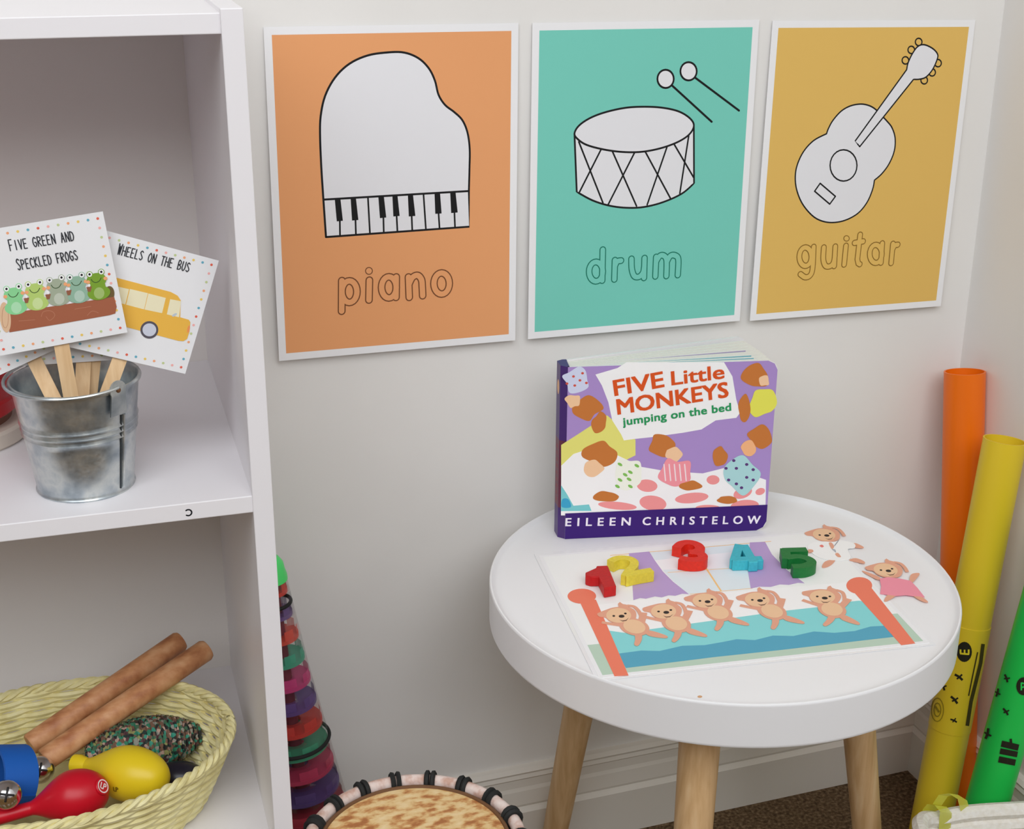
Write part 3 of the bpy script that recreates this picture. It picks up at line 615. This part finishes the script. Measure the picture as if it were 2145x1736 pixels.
def draw_frogs(o, O, ex, ey, h, crop):
    p = Print(O, ex, ey, h, crop)
    p.hand('FIVE GREEN AND', (84, 402), (598, 318), 76, .00062, (44, 46, 52)); p.hand('SPECKLED FROGS', (146, 556), (628, 470), 76, .00062, (44, 46, 52)); p.build('title_lettering', o)
    p = Print(O, ex, ey, h, crop)
    p.disc((878, 745), 40, 60, (110, 92, 58)); p.poly([(70, 905), (400, 850), (850, 782), (915, 770), (936, 850), (925, 905), (880, 918), (500, 985), (75, 1056)], (164, 98, 72))
    p.stroke([(330, 930), (350, 890), (410, 885), (440, 920), (400, 960), (370, 930)], .0003, (186, 126, 100), True); p.stroke([(600, 870), (730, 848)], .0003, (186, 126, 100)); p.stroke([(150, 965), (280, 955)], .0003, (186, 126, 100)); p.stroke([(700, 920), (740, 885), (790, 900)], .0003, (186, 126, 100), True)
    p.disc((42, 935), 44, 122, (222, 186, 152), -6); p.stroke(ring(42, 935, 26, 86), .0003, (190, 140, 110), False, True)
    E5 = [((52, 708), (150, 688), (140, 212, 150)), ((225, 673), (320, 654), (182, 208, 116)), ((397, 637), (493, 616), (164, 174, 152)), ((560, 615), (655, 595), (146, 182, 160)), ((718, 590), (812, 570), (124, 162, 54))]
    for a, b, c in E5:
        cx, cy = (a[0]+b[0])/2, (a[1]+b[1])/2; lite = tuple(int(v+(255-v)*.3) for v in c)
        p.disc((cx+28, cy+158), 92, 58, c, -8); p.disc((cx+20, cy+115), 62, 80, c, 0); p.disc((cx+8, cy+55), 80, 56, c, -8)
        p.disc((cx+30, cy+160), 42, 46, lite)
        for q in (a, b): p.disc(q, 25, 25, c); p.disc(q, 20, 20, (250, 250, 250)); p.disc(q, 9.5, 9.5, (28, 28, 30))
        p.stroke([(cx-34, cy+50), (cx-20, cy+68), (cx+4, cy+75), (cx+30, cy+64), (cx+46, cy+38)], .00045, (60, 84, 48), True)
        p.disc((cx-58, cy+72), 16, 14, (240, 170, 120)); p.disc((cx+80, cy+42), 16, 14, (240, 170, 120))
    for q in ((212, 790), (385, 760), (552, 728), (715, 700)): p.poly([(q[0]-22, q[1]-8), (q[0]+22, q[1]-14), (q[0]+12, q[1]+28), (q[0]-10, q[1]+30)], (150, 96, 72)); p.disc((q[0], q[1]-22), 10, 12, (250, 250, 250))
    p.build('frogs_on_log_picture', o)
def draw_bus(o, O, ex, ey, h, crop):
    p = Print(O, ex, ey, h, crop); p.hand('WHEELS ON THE BUS', (940, 428), (1512, 572), 74, .00062, (44, 46, 52)); p.build('title_lettering', o)
    p = Print(O, ex, ey, h, crop); Y = (236, 184, 78); Cc = (238, 230, 196)
    p.poly([(700, 560), (950, 622), (1370, 732), (1425, 762), (1450, 800), (1445, 935), (1515, 955), (1527, 975), (1520, 1050), (1500, 1110), (1470, 1127), (1430, 1124), (1030, 1018), (700, 930)], Y)
    for q in ([(800, 655), (1035, 710), (1005, 832), (790, 775)], [(1042, 708), (1186, 742), (1156, 872), (1012, 834)], [(1190, 744), (1330, 780), (1300, 902), (1160, 873)], [(1365, 790), (1452, 806), (1436, 935), (1338, 912)]): p.poly(q, Cc)
    p.disc((1198, 1036), 72, 70, (88, 84, 94)); p.disc((1198, 1036), 55, 52, (204, 208, 222)); p.disc((1400, 916), 22, 10, (190, 200, 210), -30); p.disc((1512, 1030), 10, 30, (240, 150, 90), 12)
    p.build('bus_picture', o)
card((267, 696), -.2850, 5.6, 'white song card with five frogs on a log, frontmost in the bucket', draw_frogs, ((133, 745), (152, 850), -.283))
card((388, 783), -.2775, -20, 'white song card with a yellow bus, tilted right in the bucket', draw_bus, ((250, 755), (215, 850), -.281))
card((146, 718), -.2700, 21, 'song card tilted left behind the frogs card, only its dotted lower edge showing', None, ((80, 770), (125, 860), -.279))
card((266, 752), -.2650, -2, 'song card hidden at the back of the bucket, dotted bottom edge showing', None, ((175, 760), (170, 860), -.272))
# an extra stick whose card is hidden
T, Bt = on(196, 755, 1, -.2615), on(185, 860, 1, -.262)
d = (T-Bt).normalized(); s_ = d.cross(V((0, -1, 0))).normalized()
o = M().prism([Bt-s_*.0046, Bt+s_*.0046, T+d*.02+s_*.0046, T+d*.02-s_*.0046], V((0, .0012, 0)), m_stick).build('craft_stick', loc=Bt)
tag(o, 'bare wooden craft stick between the others at the back of the bucket', 'craft stick')

# red toy behind the bucket
m_red = mat('glossy_red_plastic', (200, 14, 26), .25); m_cream = mat('cream_wood', (226, 214, 200), .5); m_brown = mat('brown_wood', (128, 84, 66), .5)
RC = V((-.392, -.150, SZ)); rt = thing('toy_drum', RC, 'glossy red toy on a round cream base, half hidden behind the metal bucket', 'toy')
M().lathe([(0, 0), (.055, 0), (.057, .002), (.057, .011), (.055, .013), (0, .013)], m_cream, RC, seg=56).build('base', rt, smooth=True)
M().lathe([(0, .013), (.045, .013), (.045, .020), (0, .020)], m_brown, RC, seg=56).build('collar', rt, smooth=True)
M().lathe([(0, .020), (.049, .020), (.051, .022), (.051, .030), (.049, .032), (.049, .046), (.051, .048), (.051, .056), (.046, .062), (0, .064)], m_red, RC, seg=56).build('body', rt, smooth=True)

# ------------------------------------------------------------------ raffia basket with instruments
LZ = .2952; KC = V((-.345, -.2185, LZ)); A1, B1_, A0, B0_, KH = .128, .0925, .102, .070, .056
m_raf = noise_mat('raffia', [(.25, (214, 200, 138)), (.5, (236, 226, 168)), (.75, (246, 239, 192))], 60, 4, .7, bump=.3, bscale=120)
bs = thing('raffia_basket', KC, 'oval cream raffia basket of small instruments on the lower shelf', 'basket')
def bell(u, t): # u height 0..1, t angle
    f = u**.85; return KC+V(((A0+(A1-A0)*f)*math.cos(t), (B0_+(B1_-B0_)*f)*math.sin(t), .0015+u*KH))
m = M(); nA = 64
m.add([bell(0, 2*math.pi*i/nA)-V((0, 0, .001)) for i in range(nA)]+[bell(0, 2*math.pi*i/nA)+V((0, 0, .0014)) for i in range(nA)], [list(range(nA))[::-1], [nA+i for i in range(nA)]]+[[i, (i+1) % nA, nA+(i+1) % nA, nA+i] for i in range(nA)], m_raf).build('bottom', bs)
NS = 34; rows = 15
for k in range(rows):
    u = (k+.5)/rows; P = []
    for i in range(NS*6):
        t = 2*math.pi*i/(NS*6); w_ = math.cos(NS*t/2*2/2+math.pi*(k % 2))*.0016; q = bell(u, t); c = V((q.x-KC.x, q.y-KC.y, 0)).normalized(); P.append(q+c*w_)
    m = M(); m.tube(P, .0025, m_raf, 6, True); m.build('weaver', bs, smooth=True)
m = M()
for i in range(NS):
    t = 2*math.pi*(i+.5)/NS; m.tube([bell(u, t) for u in (0, .25, .5, .75, 1)], .0016, m_raf, 6)
o = m.build('stakes', bs, smooth=True); o['kind'] = 'stuff'
for ph in (0, 1, 2):
    P = []
    for i in range(300):
        t = 2*math.pi*i/300; q = bell(1, t); c = V((q.x-KC.x, q.y-KC.y, 0)).normalized(); a = 26*t+ph*2.094; P.append(q+c*.0022*math.cos(a)+V((0, 0, .0015+.0022*math.sin(a))))
    M().tube(P, .0021, m_raf, 6, True).build('rim_braid', bs, smooth=True)
# claves
def clave(p0, z0, p1, z1, xend, rr, label):
    a, b = on(*p0, 2, z0), on(*p1, 2, z1); d = (b-a).normalized(); Lh = .05
    def pxx(P): q = P-CAM; return IW/2+FPX*q.dot(RGT)/q.dot(FWD)
    while pxx(a+d*Lh) < xend: Lh += .001
    o = M().lathe([(0, 0), (rr*.9, 0), (rr, .0012), (rr, Lh-.003), (rr*.85, Lh-.0006), (0, Lh)], m_clave, a, d, 28).build('clave', loc=a, smooth=True); tag(o, label, 'clave', 'wooden claves in the basket')
clave((62, 1560), .336, (300, 1396), .3645, 381, .0088, 'wooden rhythm stick with a dark knot, the upper one propped on the basket rim')
clave((92, 1592), .336, (330, 1430), .3625, 434, .0090, 'smooth wooden rhythm stick, the lower one propped on the basket rim')
# beaded shaker
def beads():
    m = mat('bead_colours', (90, 120, 100), .4); t, N, L, b = nodes(m)
    tc = N.new('ShaderNodeTexCoord'); vo = N.new('ShaderNodeTexVoronoi'); vo.inputs['Scale'].default_value = 380; L.new(tc.outputs['Object'], vo.inputs[0])
    r = N.new('ShaderNodeValToRGB'); r.color_ramp.interpolation = 'CONSTANT'; L.new(vo.outputs['Color'], r.inputs[0])
    cs = [(44, 46, 46), (70, 110, 84), (60, 150, 128), (150, 150, 140), (40, 60, 56), (190, 160, 146), (92, 62, 66), (52, 128, 100), (150, 150, 96), (120, 90, 74)]
    while len(r.color_ramp.elements) < len(cs): r.color_ramp.elements.new(.5)
    for i, (e, c) in enumerate(zip(r.color_ramp.elements, cs)): e.position = .22+.56*i/len(cs); e.color = (*lin(c), 1)
    L.new(r.outputs[0], b.inputs['Base Color']); return m
m_bead = beads()
a, b = on(182, 1585, 2, .330), on(419, 1537, 2, .326); d = (b-a); Lh = d.length; d.normalize()
bd = thing('beaded_shaker', (a+b)/2-V((0, 0, .02)), 'multicoloured beaded oval shaker at the right end of the raffia basket', 'shaker')
for k in range(24):
    s_ = (k+.5)/24; rr = .0205*math.sin(math.pi*min(.97, max(.06, s_*.94+.03)))**.6
    u_ = d.orthogonal().normalized(); v_ = d.cross(u_); P = [a+d*Lh*s_+(u_*math.cos(t)+v_*math.sin(t))*rr for t in [2*math.pi*i/36 for i in range(36)]]
    M().tube(P, [.0022*(1+.18*math.sin(i*2.4+k)) for i in range(36)], m_bead, 6, True).build('bead_ring', bd, smooth=True)
M().lathe([(.0205*math.sin(math.pi*(.06+.9*i/12))**.6, Lh*(.02+.96*i/12)) for i in range(13)], mat('dark_core', (40, 42, 40), .6), a, d, 24).build('core', bd, smooth=True)
# maracas
def maraca(p0, z0, p1, z1, rmax, bl_, rgb, label, hl=.05):
    a, b = on(*p0, 2, z0), on(*p1, 2, z1); d = (b-a); Lh = d.length; d.normalize(); m = mat('maraca_%d_%d' % (rgb[0], rgb[1]), rgb, .34, Specular_IOR_Level=.4)
    o = thing('maraca', a+d*(Lh-bl_*.5)-V((0, 0, rmax)), label, 'maraca', 'maracas in the raffia basket'); h0 = Lh-bl_
    def br(q): return rmax*math.sqrt(max(0, 1-((q-.56)/.44)**2)) if q > .56 else .0048+(rmax-.0048)*(math.sin(math.pi/2*q/.56)**1.5)
    bulb = [(br(i/28) if i < 28 else 0, h0+bl_*i/28) for i in range(29)]
    x = M().lathe(bulb, m, a, d, 36).build('bulb', o, smooth=True)
    M().lathe([(0, -hl), (.0068, -hl), (.0072, .005-hl), (.0055, .01-hl*.3), (.0050, h0+.002)], m, a, d, 24).build('handle', o, smooth=True)
    return o, x, a, d, Lh, m
r_ = maraca((10, 1708), .334, (229, 1648), .342, .0192, .056, (206, 18, 40), 'shiny red plastic maraca at the front of the raffia basket')
y_ = maraca((165, 1600), .334, (350, 1634), .340, .0205, .075, (238, 208, 36), 'yellow plastic maraca beside the red one', .004)
def emblem(P0, scale, rgb, txt, parent, nrm, rightdir, ringed):
    ex = (rightdir-nrm*rightdir.dot(nrm)).normalized(); ey = nrm.cross(ex); m = M(); mi = ink(rgb)
    def add(pts, wd, off):
        for i in range(len(pts)-1):
            A, Bq = V(pts[i]), V(pts[i+1]); t_ = (Bq-A).normalized(); s__ = V((-t_.y, t_.x))*wd/2
            m.add([P0+nrm*off+(ex*q.x+ey*q.y)*scale for q in (A+s__, A-s__, Bq-s__, Bq+s__)], [[0, 1, 2, 3]], mi)
    if ringed: add([(math.cos(t), math.sin(t)) for t in [2*math.pi*i/20 for i in range(21)]], .2, 0)
    for st in txt: add(st, .2, 2e-5)
    m.build('printed_emblem', parent, fix=False)
LPt = [[(-.45, .5), (-.45, -.45), (.0, -.45)], [(.1, -.5), (.1, .5), (.5, .45), (.55, .15), (.1, .02)]]
def onbulb(px_, py_, t, rmax, bl_):
    o, x, a, d, Lh, m = t; C = a+d*(Lh-bl_+bl_*.56); sa_ = bl_*.44
    D = ray(px_, py_).normalized(); k = rmax/sa_
    f = lambda v: v+d*(v.dot(d)*(k-1)); w_ = f(CAM-C); q = f(D)
    A, Bq, Cq = q.dot(q), 2*w_.dot(q), w_.dot(w_)-rmax*rmax; P_ = CAM+D*((-Bq-math.sqrt(max(0, Bq*Bq-4*A*Cq)))/(2*A))
    v = P_-C; return P_, (f(f(v))).normalized()
P_, n_ = onbulb(214, 1647, r_, .0192, .056)
M().lathe([(0, 0), (.0062, -.0012), (.0062, .0004), (.0056, .0009), (0, .0009)], r_[5], P_, n_, 24).build('end_cap', r_[0], smooth=True)
emblem(P_+n_*.0010, .0046, (240, 225, 225), LPt, r_[0], n_, RGT, True)
P_, n_ = onbulb(243, 1652, y_, .0205, .075)
emblem(P_+n_*.0006, .0036, (120, 96, 20), LPt, y_[0], n_, RGT, False)
# dark rounded shaker low in the basket
o = M().ellipsoid(on(372, 1628, 2, .316), (.020, -.004, 0), (.003, .013, 0), (0, 0, .012), mat('navy_plastic', (30, 28, 44), .3), 24, 14).build('egg_shaker', loc=on(372, 1628, 2, .316)-V((0, 0, .012)), smooth=True)
tag(o, 'dark navy egg shaker low in the basket beside the yellow maraca', 'shaker')
# wrist bells
m_blue = mat('blue_webbing', (16, 96, 190), .7); m_chrome = mat('chrome_bell', (225, 225, 228), .14, 1.)
wc = on(12, 1630, 2, .338); wb = thing('wrist_bells', wc-V((0, 0, .03)), 'bright blue fabric wrist strap with silver jingle bells at the left of the basket', 'bells')
w3 = V((.88, .30, -.36)).normalized(); w1 = V((.1, -.8, .5)); w1 = (w1-w3*w1.dot(w3)).normalized(); w2 = w3.cross(w1)
def wp(t, r, h): return wc+w1*r*math.cos(t)+w2*r*math.sin(t)*.86+w3*h
m = M(); n = 48; vs = []
for i in range(n):
    t = 2*math.pi*i/n
    for r, h in ((.026, -.0125), (.0285, -.0125), (.0285, .0125), (.026, .0125)): vs.append(wp(t, r, h))
m.add(vs, [[i*4+k, i*4+(k+1) % 4, ((i+1) % n)*4+(k+1) % 4, ((i+1) % n)*4+k] for i in range(n) for k in range(4)], m_blue).build('strap', wb, smooth=True)
M().box((-.5, -.5, -.5), (.5, .5, .5), m_blue, lambda p: wp(.75+p.x*.5, .0290+p.y*.0028, p.z*.024)).build('strap_end', wb)
for q, z in (((14, 1664), .352), ((84, 1612), .336), ((-40, 1640), .352)):
    c = on(*q, 2, z); bb = M().ellipsoid(c, (.0105, 0, 0), (0, .0105, 0), (0, 0, .0105), m_chrome, 24, 16).build('jingle_bell', wb, smooth=True)
    v = (CAM-c).normalized(); u_ = v.cross(V((.3, .2, 1))).normalized(); w_ = v.cross(u_)
    for A in (u_, w_): M().tube([c+(v*math.cos(t)+A*math.sin(t))*.01052 for t in [-.5+.1*i for i in range(11)]], .0008, mat('bell_slot', (24, 24, 26), .6), 6).build('slot', bb)

# ------------------------------------------------------------------ djembe
DZt = .300; DC = on(868, 1761, 2, DZt); DC = V((DC.x, DC.y, 0)); DR = .0785
dj = thing('djembe_drum', DC, 'small djembe hand drum with mottled goatskin head on the carpet below the posters', 'drum')
m_skin = noise_mat('goatskin', [(.36, (176, 112, 62)), (.45, (206, 150, 92)), (.54, (230, 196, 138)), (.7, (240, 214, 166))], 90, 6, .45, stretch=(1, 1.7, 1), bump=.1)
m_cloth = noise_mat('pale_wrap_cloth', [(.35, (206, 168, 152)), (.55, (232, 212, 204)), (.8, (240, 228, 222))], 120, 3, .8, bump=.3, bscale=220)
m_cord = mat('black_cord', (26, 28, 28), .75); m_shell = noise_mat('drum_shell', [(.3, (96, 58, 34)), (.7, (140, 90, 54))], 12, 5, .45, stretch=(6, 6, 1))
M().lathe([(0, DZt-.002), (DR*.5, DZt-.0018), (DR-.009, DZt-.003), (DR-.007, DZt-.005), (DR-.006, DZt-.02)], m_skin, DC, seg=72).build('head', dj, smooth=True)
M().lathe([(DR-.0085+.0016*math.cos(t), DZt-.0028+.0016*math.sin(t)) for t in [2*math.pi*i/8 for i in range(9)]], mat('brown_flesh_hoop', (112, 76, 46), .6), DC, seg=72).build('flesh_hoop', dj, smooth=True)
M().lathe([(DR+.0048*math.cos(t), DZt-.0035+.0056*math.sin(t)) for t in [2*math.pi*i/12 for i in range(13)]], m_cloth, DC, seg=96).build('rim_wrap', dj, smooth=True)
M().lathe([(DR-.008, DZt-.008), (DR-.005, DZt-.03), (DR-.008, .22), (.052, .165), (.036, .13), (.036, .11), (.044, .06), (.060, .004), (.060, 0), (.054, 0), (.03, .11), (0, .115)], m_shell, DC, seg=64).build('shell', dj, smooth=True)
prm = None
for k in range(18):
    m = M()
    for o_ in (-1, 1):
        t = 2*math.pi*k/18+.1+o_*.030; cd_ = V((math.cos(t), math.sin(t), 0))
        m.tube([DC+cd_*(DR+.0062*math.cos(a))+V((0, 0, DZt-.0035+.0070*math.sin(a))) for a in [2*math.pi*i/14 for i in range(14)]], .0021, m_cord, 6, True)
    cl = m.build('cord_loop', dj, smooth=True)
    m = M(); t = 2*math.pi*k/18+.1
    m.tube([DC+V((math.cos(t)*r, math.sin(t)*r, h)) for r, h in ((DR+.004, DZt-.010), (DR-.001, DZt-.03), (DR-.004, .22), (.056, .165), (.042, .135))], .0014, m_cord, 6); m.build('lacing_cord', dj, smooth=True)

# ------------------------------------------------------------------ rainmaker
RN = V((-.128, -.068, 0)); RNT = V((-.158, -.062, .412)); RA = (RNT-RN).normalized(); rn = thing('rainmaker', RN, 'clear plastic rainmaker shaker with coloured discs and green cap behind the bookcase edge', 'rainmaker')
m_clear = mat('clear_plastic', (255, 255, 255), .06, Transmission_Weight=1., IOR=1.25)
m_clear.node_tree.nodes['Principled BSDF'].inputs['Alpha'].default_value = .22
HT = .412; RU = RA.orthogonal().normalized(); RV = RA.cross(RU)
def rr_(z): return .0470 if z < .10 else .0138 if z > HT-.046 else .0470+(.0140-.0470)*(z-.10)/(HT-.046-.10)
M().lathe([(rr_(z), z) for z in (.02, .10, .2, .3, HT-.022)], m_clear, RN, RA, seg=48).build('clear_tube', rn, smooth=True)
m_cap = mat('green_cap', (84, 232, 120), .35)
M().lathe([(0, HT), (.005, HT-.0004), (.0095, HT-.003), (.0125, HT-.008), (.0132, HT-.014), (.0145, HT-.020), (.0145, HT-.024), (0, HT-.024)], m_cap, RN, RA, seg=36).build('cap', rn, smooth=True)
M().lathe([(0, 0), (.0475, 0), (.049, .004), (.049, .022), (0, .024)], m_cap, RN, RA, seg=48).build('base', rn, smooth=True)
cols = [(226, 80, 70), (120, 92, 150), (232, 92, 76), (80, 178, 146), (216, 76, 136), (112, 86, 150), (222, 74, 66), (80, 170, 132), (206, 70, 104), (104, 82, 142), (200, 66, 84), (70, 160, 124), (216, 84, 80)]
z = HT-.036; k = 0
while z > .03:
    c = cols[k % len(cols)]; mm = mat('disc_%d' % (k % len(cols)), c, .4, Alpha=.72); rr = rr_(z)*.93; hh = .0085
    dsc = M().lathe([(rr*.30, z), (rr, z), (rr, z+hh*.45), (rr*.30, z+hh*.45)], mm, RN, RA, seg=40).build('coloured_disc', rn, smooth=True)
    m = M()
    for j in range(7):
        t = 2*math.pi*j/7+k*.7; t2 = t+.55
        A = [RN+RU*math.cos(q)*rr*.97+RV*math.sin(q)*rr*.97+RA*(z+hh*.45) for q in (t, (t+t2)/2, t2)]
        m.add(A+[q+RA*hh for q in A], [[0, 1, 4, 3], [1, 2, 5, 4]], mm)
    m.build('fin', dsc)
    k += 1; z -= .0225
M().tube([RN+RA*h for h in (.024, .2, HT-.024)], .006, mat('core_rod', (120, 60, 70), .5), 12).build('core_rod', rn, smooth=True)
for h in (HT-.046, .225, .105): M().lathe([(rr_(h)+.0004+.0016*math.cos(t), h+.0018*math.sin(t)) for t in [2*math.pi*i/8 for i in range(9)]], m_cord, RN, RA, seg=48).build('rubber_ring', rn, smooth=True)

# ------------------------------------------------------------------ tuned percussion tubes in the corner
TBR = .0205
def ptube(a, b, rgb, label, bands=()):
    a, b = V(a), V(b); d = b-a; Lh = d.length; d.normalize()
    m = mat('tube_%d_%d' % (rgb[0], rgb[2]), rgb, .36, Specular_IOR_Level=.4, Subsurface_Weight=0.)
    o = thing('percussion_tube', a, label, 'tube', 'tuned percussion tubes in the corner')
    x = M().lathe([(TBR, 0), (TBR, Lh), (TBR-.0016, Lh), (TBR-.0016, 0), (TBR, 0)], m, a, d, 56).build('tube', o, smooth=True)
    for h0, h1 in bands: M().lathe([(TBR, h0), (TBR+.0006, h0+.0004), (TBR+.0006, h1-.0004), (TBR, h1)], m, a, d, 56).build('sleeve', o, smooth=True)
    return o, a, d
def cylprint(o, a, d, name, shapes, crop):
    m = M(); h = 0
    for kind, P, wd, c in shapes:
        h += 2e-5; R = TBR+.0009+h; f = lambda q: oncyl(crop[0]+q[0]/crop[2], crop[1]+q[1]/crop[2], a, d, R)
        if kind == 'disc':
            (cx, cy), rx, ry = P; n = 20; vs = [f((cx, cy))]; fs = []
            for rg in range(1, 5):
                vs += [f((cx+rx*rg/4*math.cos(t), cy+ry*rg/4*math.sin(t))) for t in [2*math.pi*i/n for i in range(n)]]
            for i in range(n): fs.append([0, 1+i, 1+(i+1) % n])
            for rg in range(3):
                for i in range(n): fs.append([1+rg*n+i, 1+(rg+1)*n+i, 1+(rg+1)*n+(i+1) % n, 1+rg*n+(i+1) % n])
            m.add(vs, fs, ink(c))
        else:
            Q = []
            for i in range(len(P)-1):
                for k in range(6): t = k/6; Q.append((P[i][0]*(1-t)+P[i+1][0]*t, P[i][1]*(1-t)+P[i+1][1]*t))
            Q.append(P[-1]); vs = []; nn = len(Q)
            for i in range(nn):
                tx, ty = Q[min(i+1, nn-1)][0]-Q[max(i-1, 0)][0], Q[min(i+1, nn-1)][1]-Q[max(i-1, 0)][1]; l = math.hypot(tx, ty) or 1
                vs += [f((Q[i][0]-ty/l*wd/2, Q[i][1]+tx/l*wd/2)), f((Q[i][0]+ty/l*wd/2, Q[i][1]-tx/l*wd/2))]
            m.add(vs, [[2*i, 2*i+1, 2*i+3, 2*i+2] for i in range(nn-1)], ink(c))
    return m.build(name, o, fix=False)
oT = on(2021, 778, 1, -.036); oB = (.5565, -.118, .0005)
ptube(oB, oT, (250, 118, 10), 'orange percussion tube, tallest and rearmost of the three in the corner')
yT = on(2105, 921, 0, .552); yB = on(1936, 1796, 2, .0006)
yo, ya, yd = ptube(yB, yT, (238, 206, 48), 'yellow percussion tube leaning in front of the orange one', ((.150, .265),))
c7b = (1780, 1240, 3.5); K = (36, 34, 22); OL = (150, 130, 30)
def figure(x, y, s_, r=0): # small printed tick marks
    q = lambda u, v: (x+s_*(u*math.cos(r)-v*math.sin(r)), y+s_*(u*math.sin(r)+v*math.cos(r)))
    return [('st', [q(-1, -.5), q(.1, .1), q(.9, .9)], s_*.55, K), ('st', [q(.8, -.5), q(.1, .2), q(-.5, .6)], s_*.4, K)]
cylprint(yo, ya, yd, 'printed_badge', [('disc', ((840, 438), 56, 74), 0, K), ('st', [(812, 420), (812, 450), (872, 455), (872, 420)], 13, (228, 208, 46)), ('st', [(842, 452), (842, 422)], 12, (228, 208, 46))], c7b)
cylprint(yo, ya, yd, 'printed_marks', figure(800, 618, 30) + figure(685, 688, 26, .5) + figure(768, 785, 30, .2) + figure(762, 938, 22, -.2)
    + [('st', [(642+46*math.cos(t), 862+86*math.sin(t)) for t in [2*math.pi*i/16 for i in range(17)]], 6, OL), ('st', [(642+26*math.cos(t), 862+50*math.sin(t)) for t in [2*math.pi*i/12 for i in range(13)]], 7, OL), ('st', [(625, 835), (655, 880)], 14, OL),
       ('st', [(978, 380), (960, 520), (925, 660), (890, 800), (862, 980)], 26, (70, 62, 20)), ('st', [(938, 440), (900, 620), (872, 760)], 9, (60, 52, 20))], c7b)
gB = V((.498, -.2135, .0006)); gT = on(2232, 1095, 0, .556)
go, ga, gd = ptube(gB, gT, (34, 206, 84), 'bright green percussion tube, nearest of the three at the right wall')
cylprint(go, ga, gd, 'printed_marks', figure(1150, 628, 26, .6)+figure(1085, 735, 26, 1.2)+figure(1145, 872, 26, .3)+figure(1012, 1035, 34, 1.2), c7b)
cylprint(go, ga, gd, 'printed_badge', [('disc', ((1275, 690), 54, 66), 0, K), ('st', [(1258, 720), (1258, 665), (1285, 672), (1280, 695), (1260, 698)], 11, (34, 206, 84))], c7b)
cylprint(go, ga, gd, 'printed_logo', [
       ('st', [(1112, 1110), (1238, 1140)], 46, K), ('st', [(1102, 1165), (1230, 1190)], 42, K), ('st', [(1092, 1225), (1215, 1250)], 46, K), ('st', [(1180, 1075), (1185, 1130)], 18, K)], c7b)

# ------------------------------------------------------------------ rope basket
m_rope = noise_mat('cotton_rope', [(.3, (240, 234, 222)), (.7, (252, 249, 243))], 200, 3, .85, bump=.4, bscale=260, spec=.15)
QZ = .142; L0 = on(1872, 1740, 2, QZ); Bk = on(2060, 1692, 2, QZ)
qc = V((L0.x+.112, Bk.y-.082, 0)); QA, QB = .110, .080
rbk = thing('rope_basket', qc, 'cream coiled cotton rope basket at the bottom right corner', 'basket')
def rim(t, f=1.): 
    c, s_ = math.cos(t), math.sin(t); e = .62
    return V((QA*f*math.copysign(abs(c)**e, c), QB*f*math.copysign(abs(s_)**e, s_), 0))
ky = math.radians(-14); cy_, sy_ = math.cos(ky), math.sin(ky)
def rq(t, f, z): q = rim(t, f); return qc+V((q.x*cy_-q.y*sy_, q.x*sy_+q.y*cy_, z+.020*max(0, -math.cos(t)-.55)/.45*(z/QZ)))
nr_ = 10; rrad = .0076
for k in range(nr_):
    z = rrad+.0004+k*(QZ-2*rrad)/(nr_-1); f = .90+.10*k/(nr_-1)+.012*(k % 2)
    M().tube([rq(2*math.pi*i/96, f, z) for i in range(96)], rrad, m_rope, 8, True).build('rope_coil', rbk, smooth=True)
M().add([rq(2*math.pi*i/64, .88, .004) for i in range(64)]+[rq(2*math.pi*i/64, .88, .008) for i in range(64)], [list(range(64))[::-1], [64+i for i in range(64)]]+[[i, (i+1) % 64, 64+(i+1) % 64, 64+i] for i in range(64)], m_rope).build('bottom', rbk)
# sheer ribbon over the rim
m_rib = mat('sheer_yellow_ribbon', (222, 222, 70), .45, Transmission_Weight=.0); m_rib.node_tree.nodes['Principled BSDF'].inputs['Alpha'].default_value = .72
rb_t = math.radians(128); m = M(); base = rq(rb_t, 1, QZ); tn = (rq(rb_t-.06, 1, QZ)-base).normalized(); iw = (qc+V((0, 0, QZ))-base); iw.z = 0; iw.normalize()
rib = thing('ribbon', base-iw*.01, 'sheer yellow ribbon looped over the rope basket rim', 'ribbon')
def strip(path, w0, w1, name):
    vs = []; nP = len(path)
    for i, (u, h, s__) in enumerate(path):
        wd = w0+(w1-w0)*i/(nP-1); c = base+iw*u+V((0, 0, h))+tn*s__; vs += [c-tn*wd/2, c+tn*wd/2]
    M().add(vs, [[2*i, 2*i+1, 2*i+3, 2*i+2] for i in range(nP-1)], m_rib).build(name, rib, fix=False)
strip([(-.0085, -.05, 0), (-.008, -.02, .001), (-.0075, .0, .002), (-.004, .0075, .002), (.002, .009, .003), (.007, .004, .004), (.0075, -.03, .006), (.008, -.06, .010)], .020, .018, 'band')
strip([(-.002, .0085, .004), (-.001, .020, .010), (.002, .024, .020), (.005, .020, .030), (.007, .008, .034), (.008, -.012, .036)], .014, .016, 'loop')
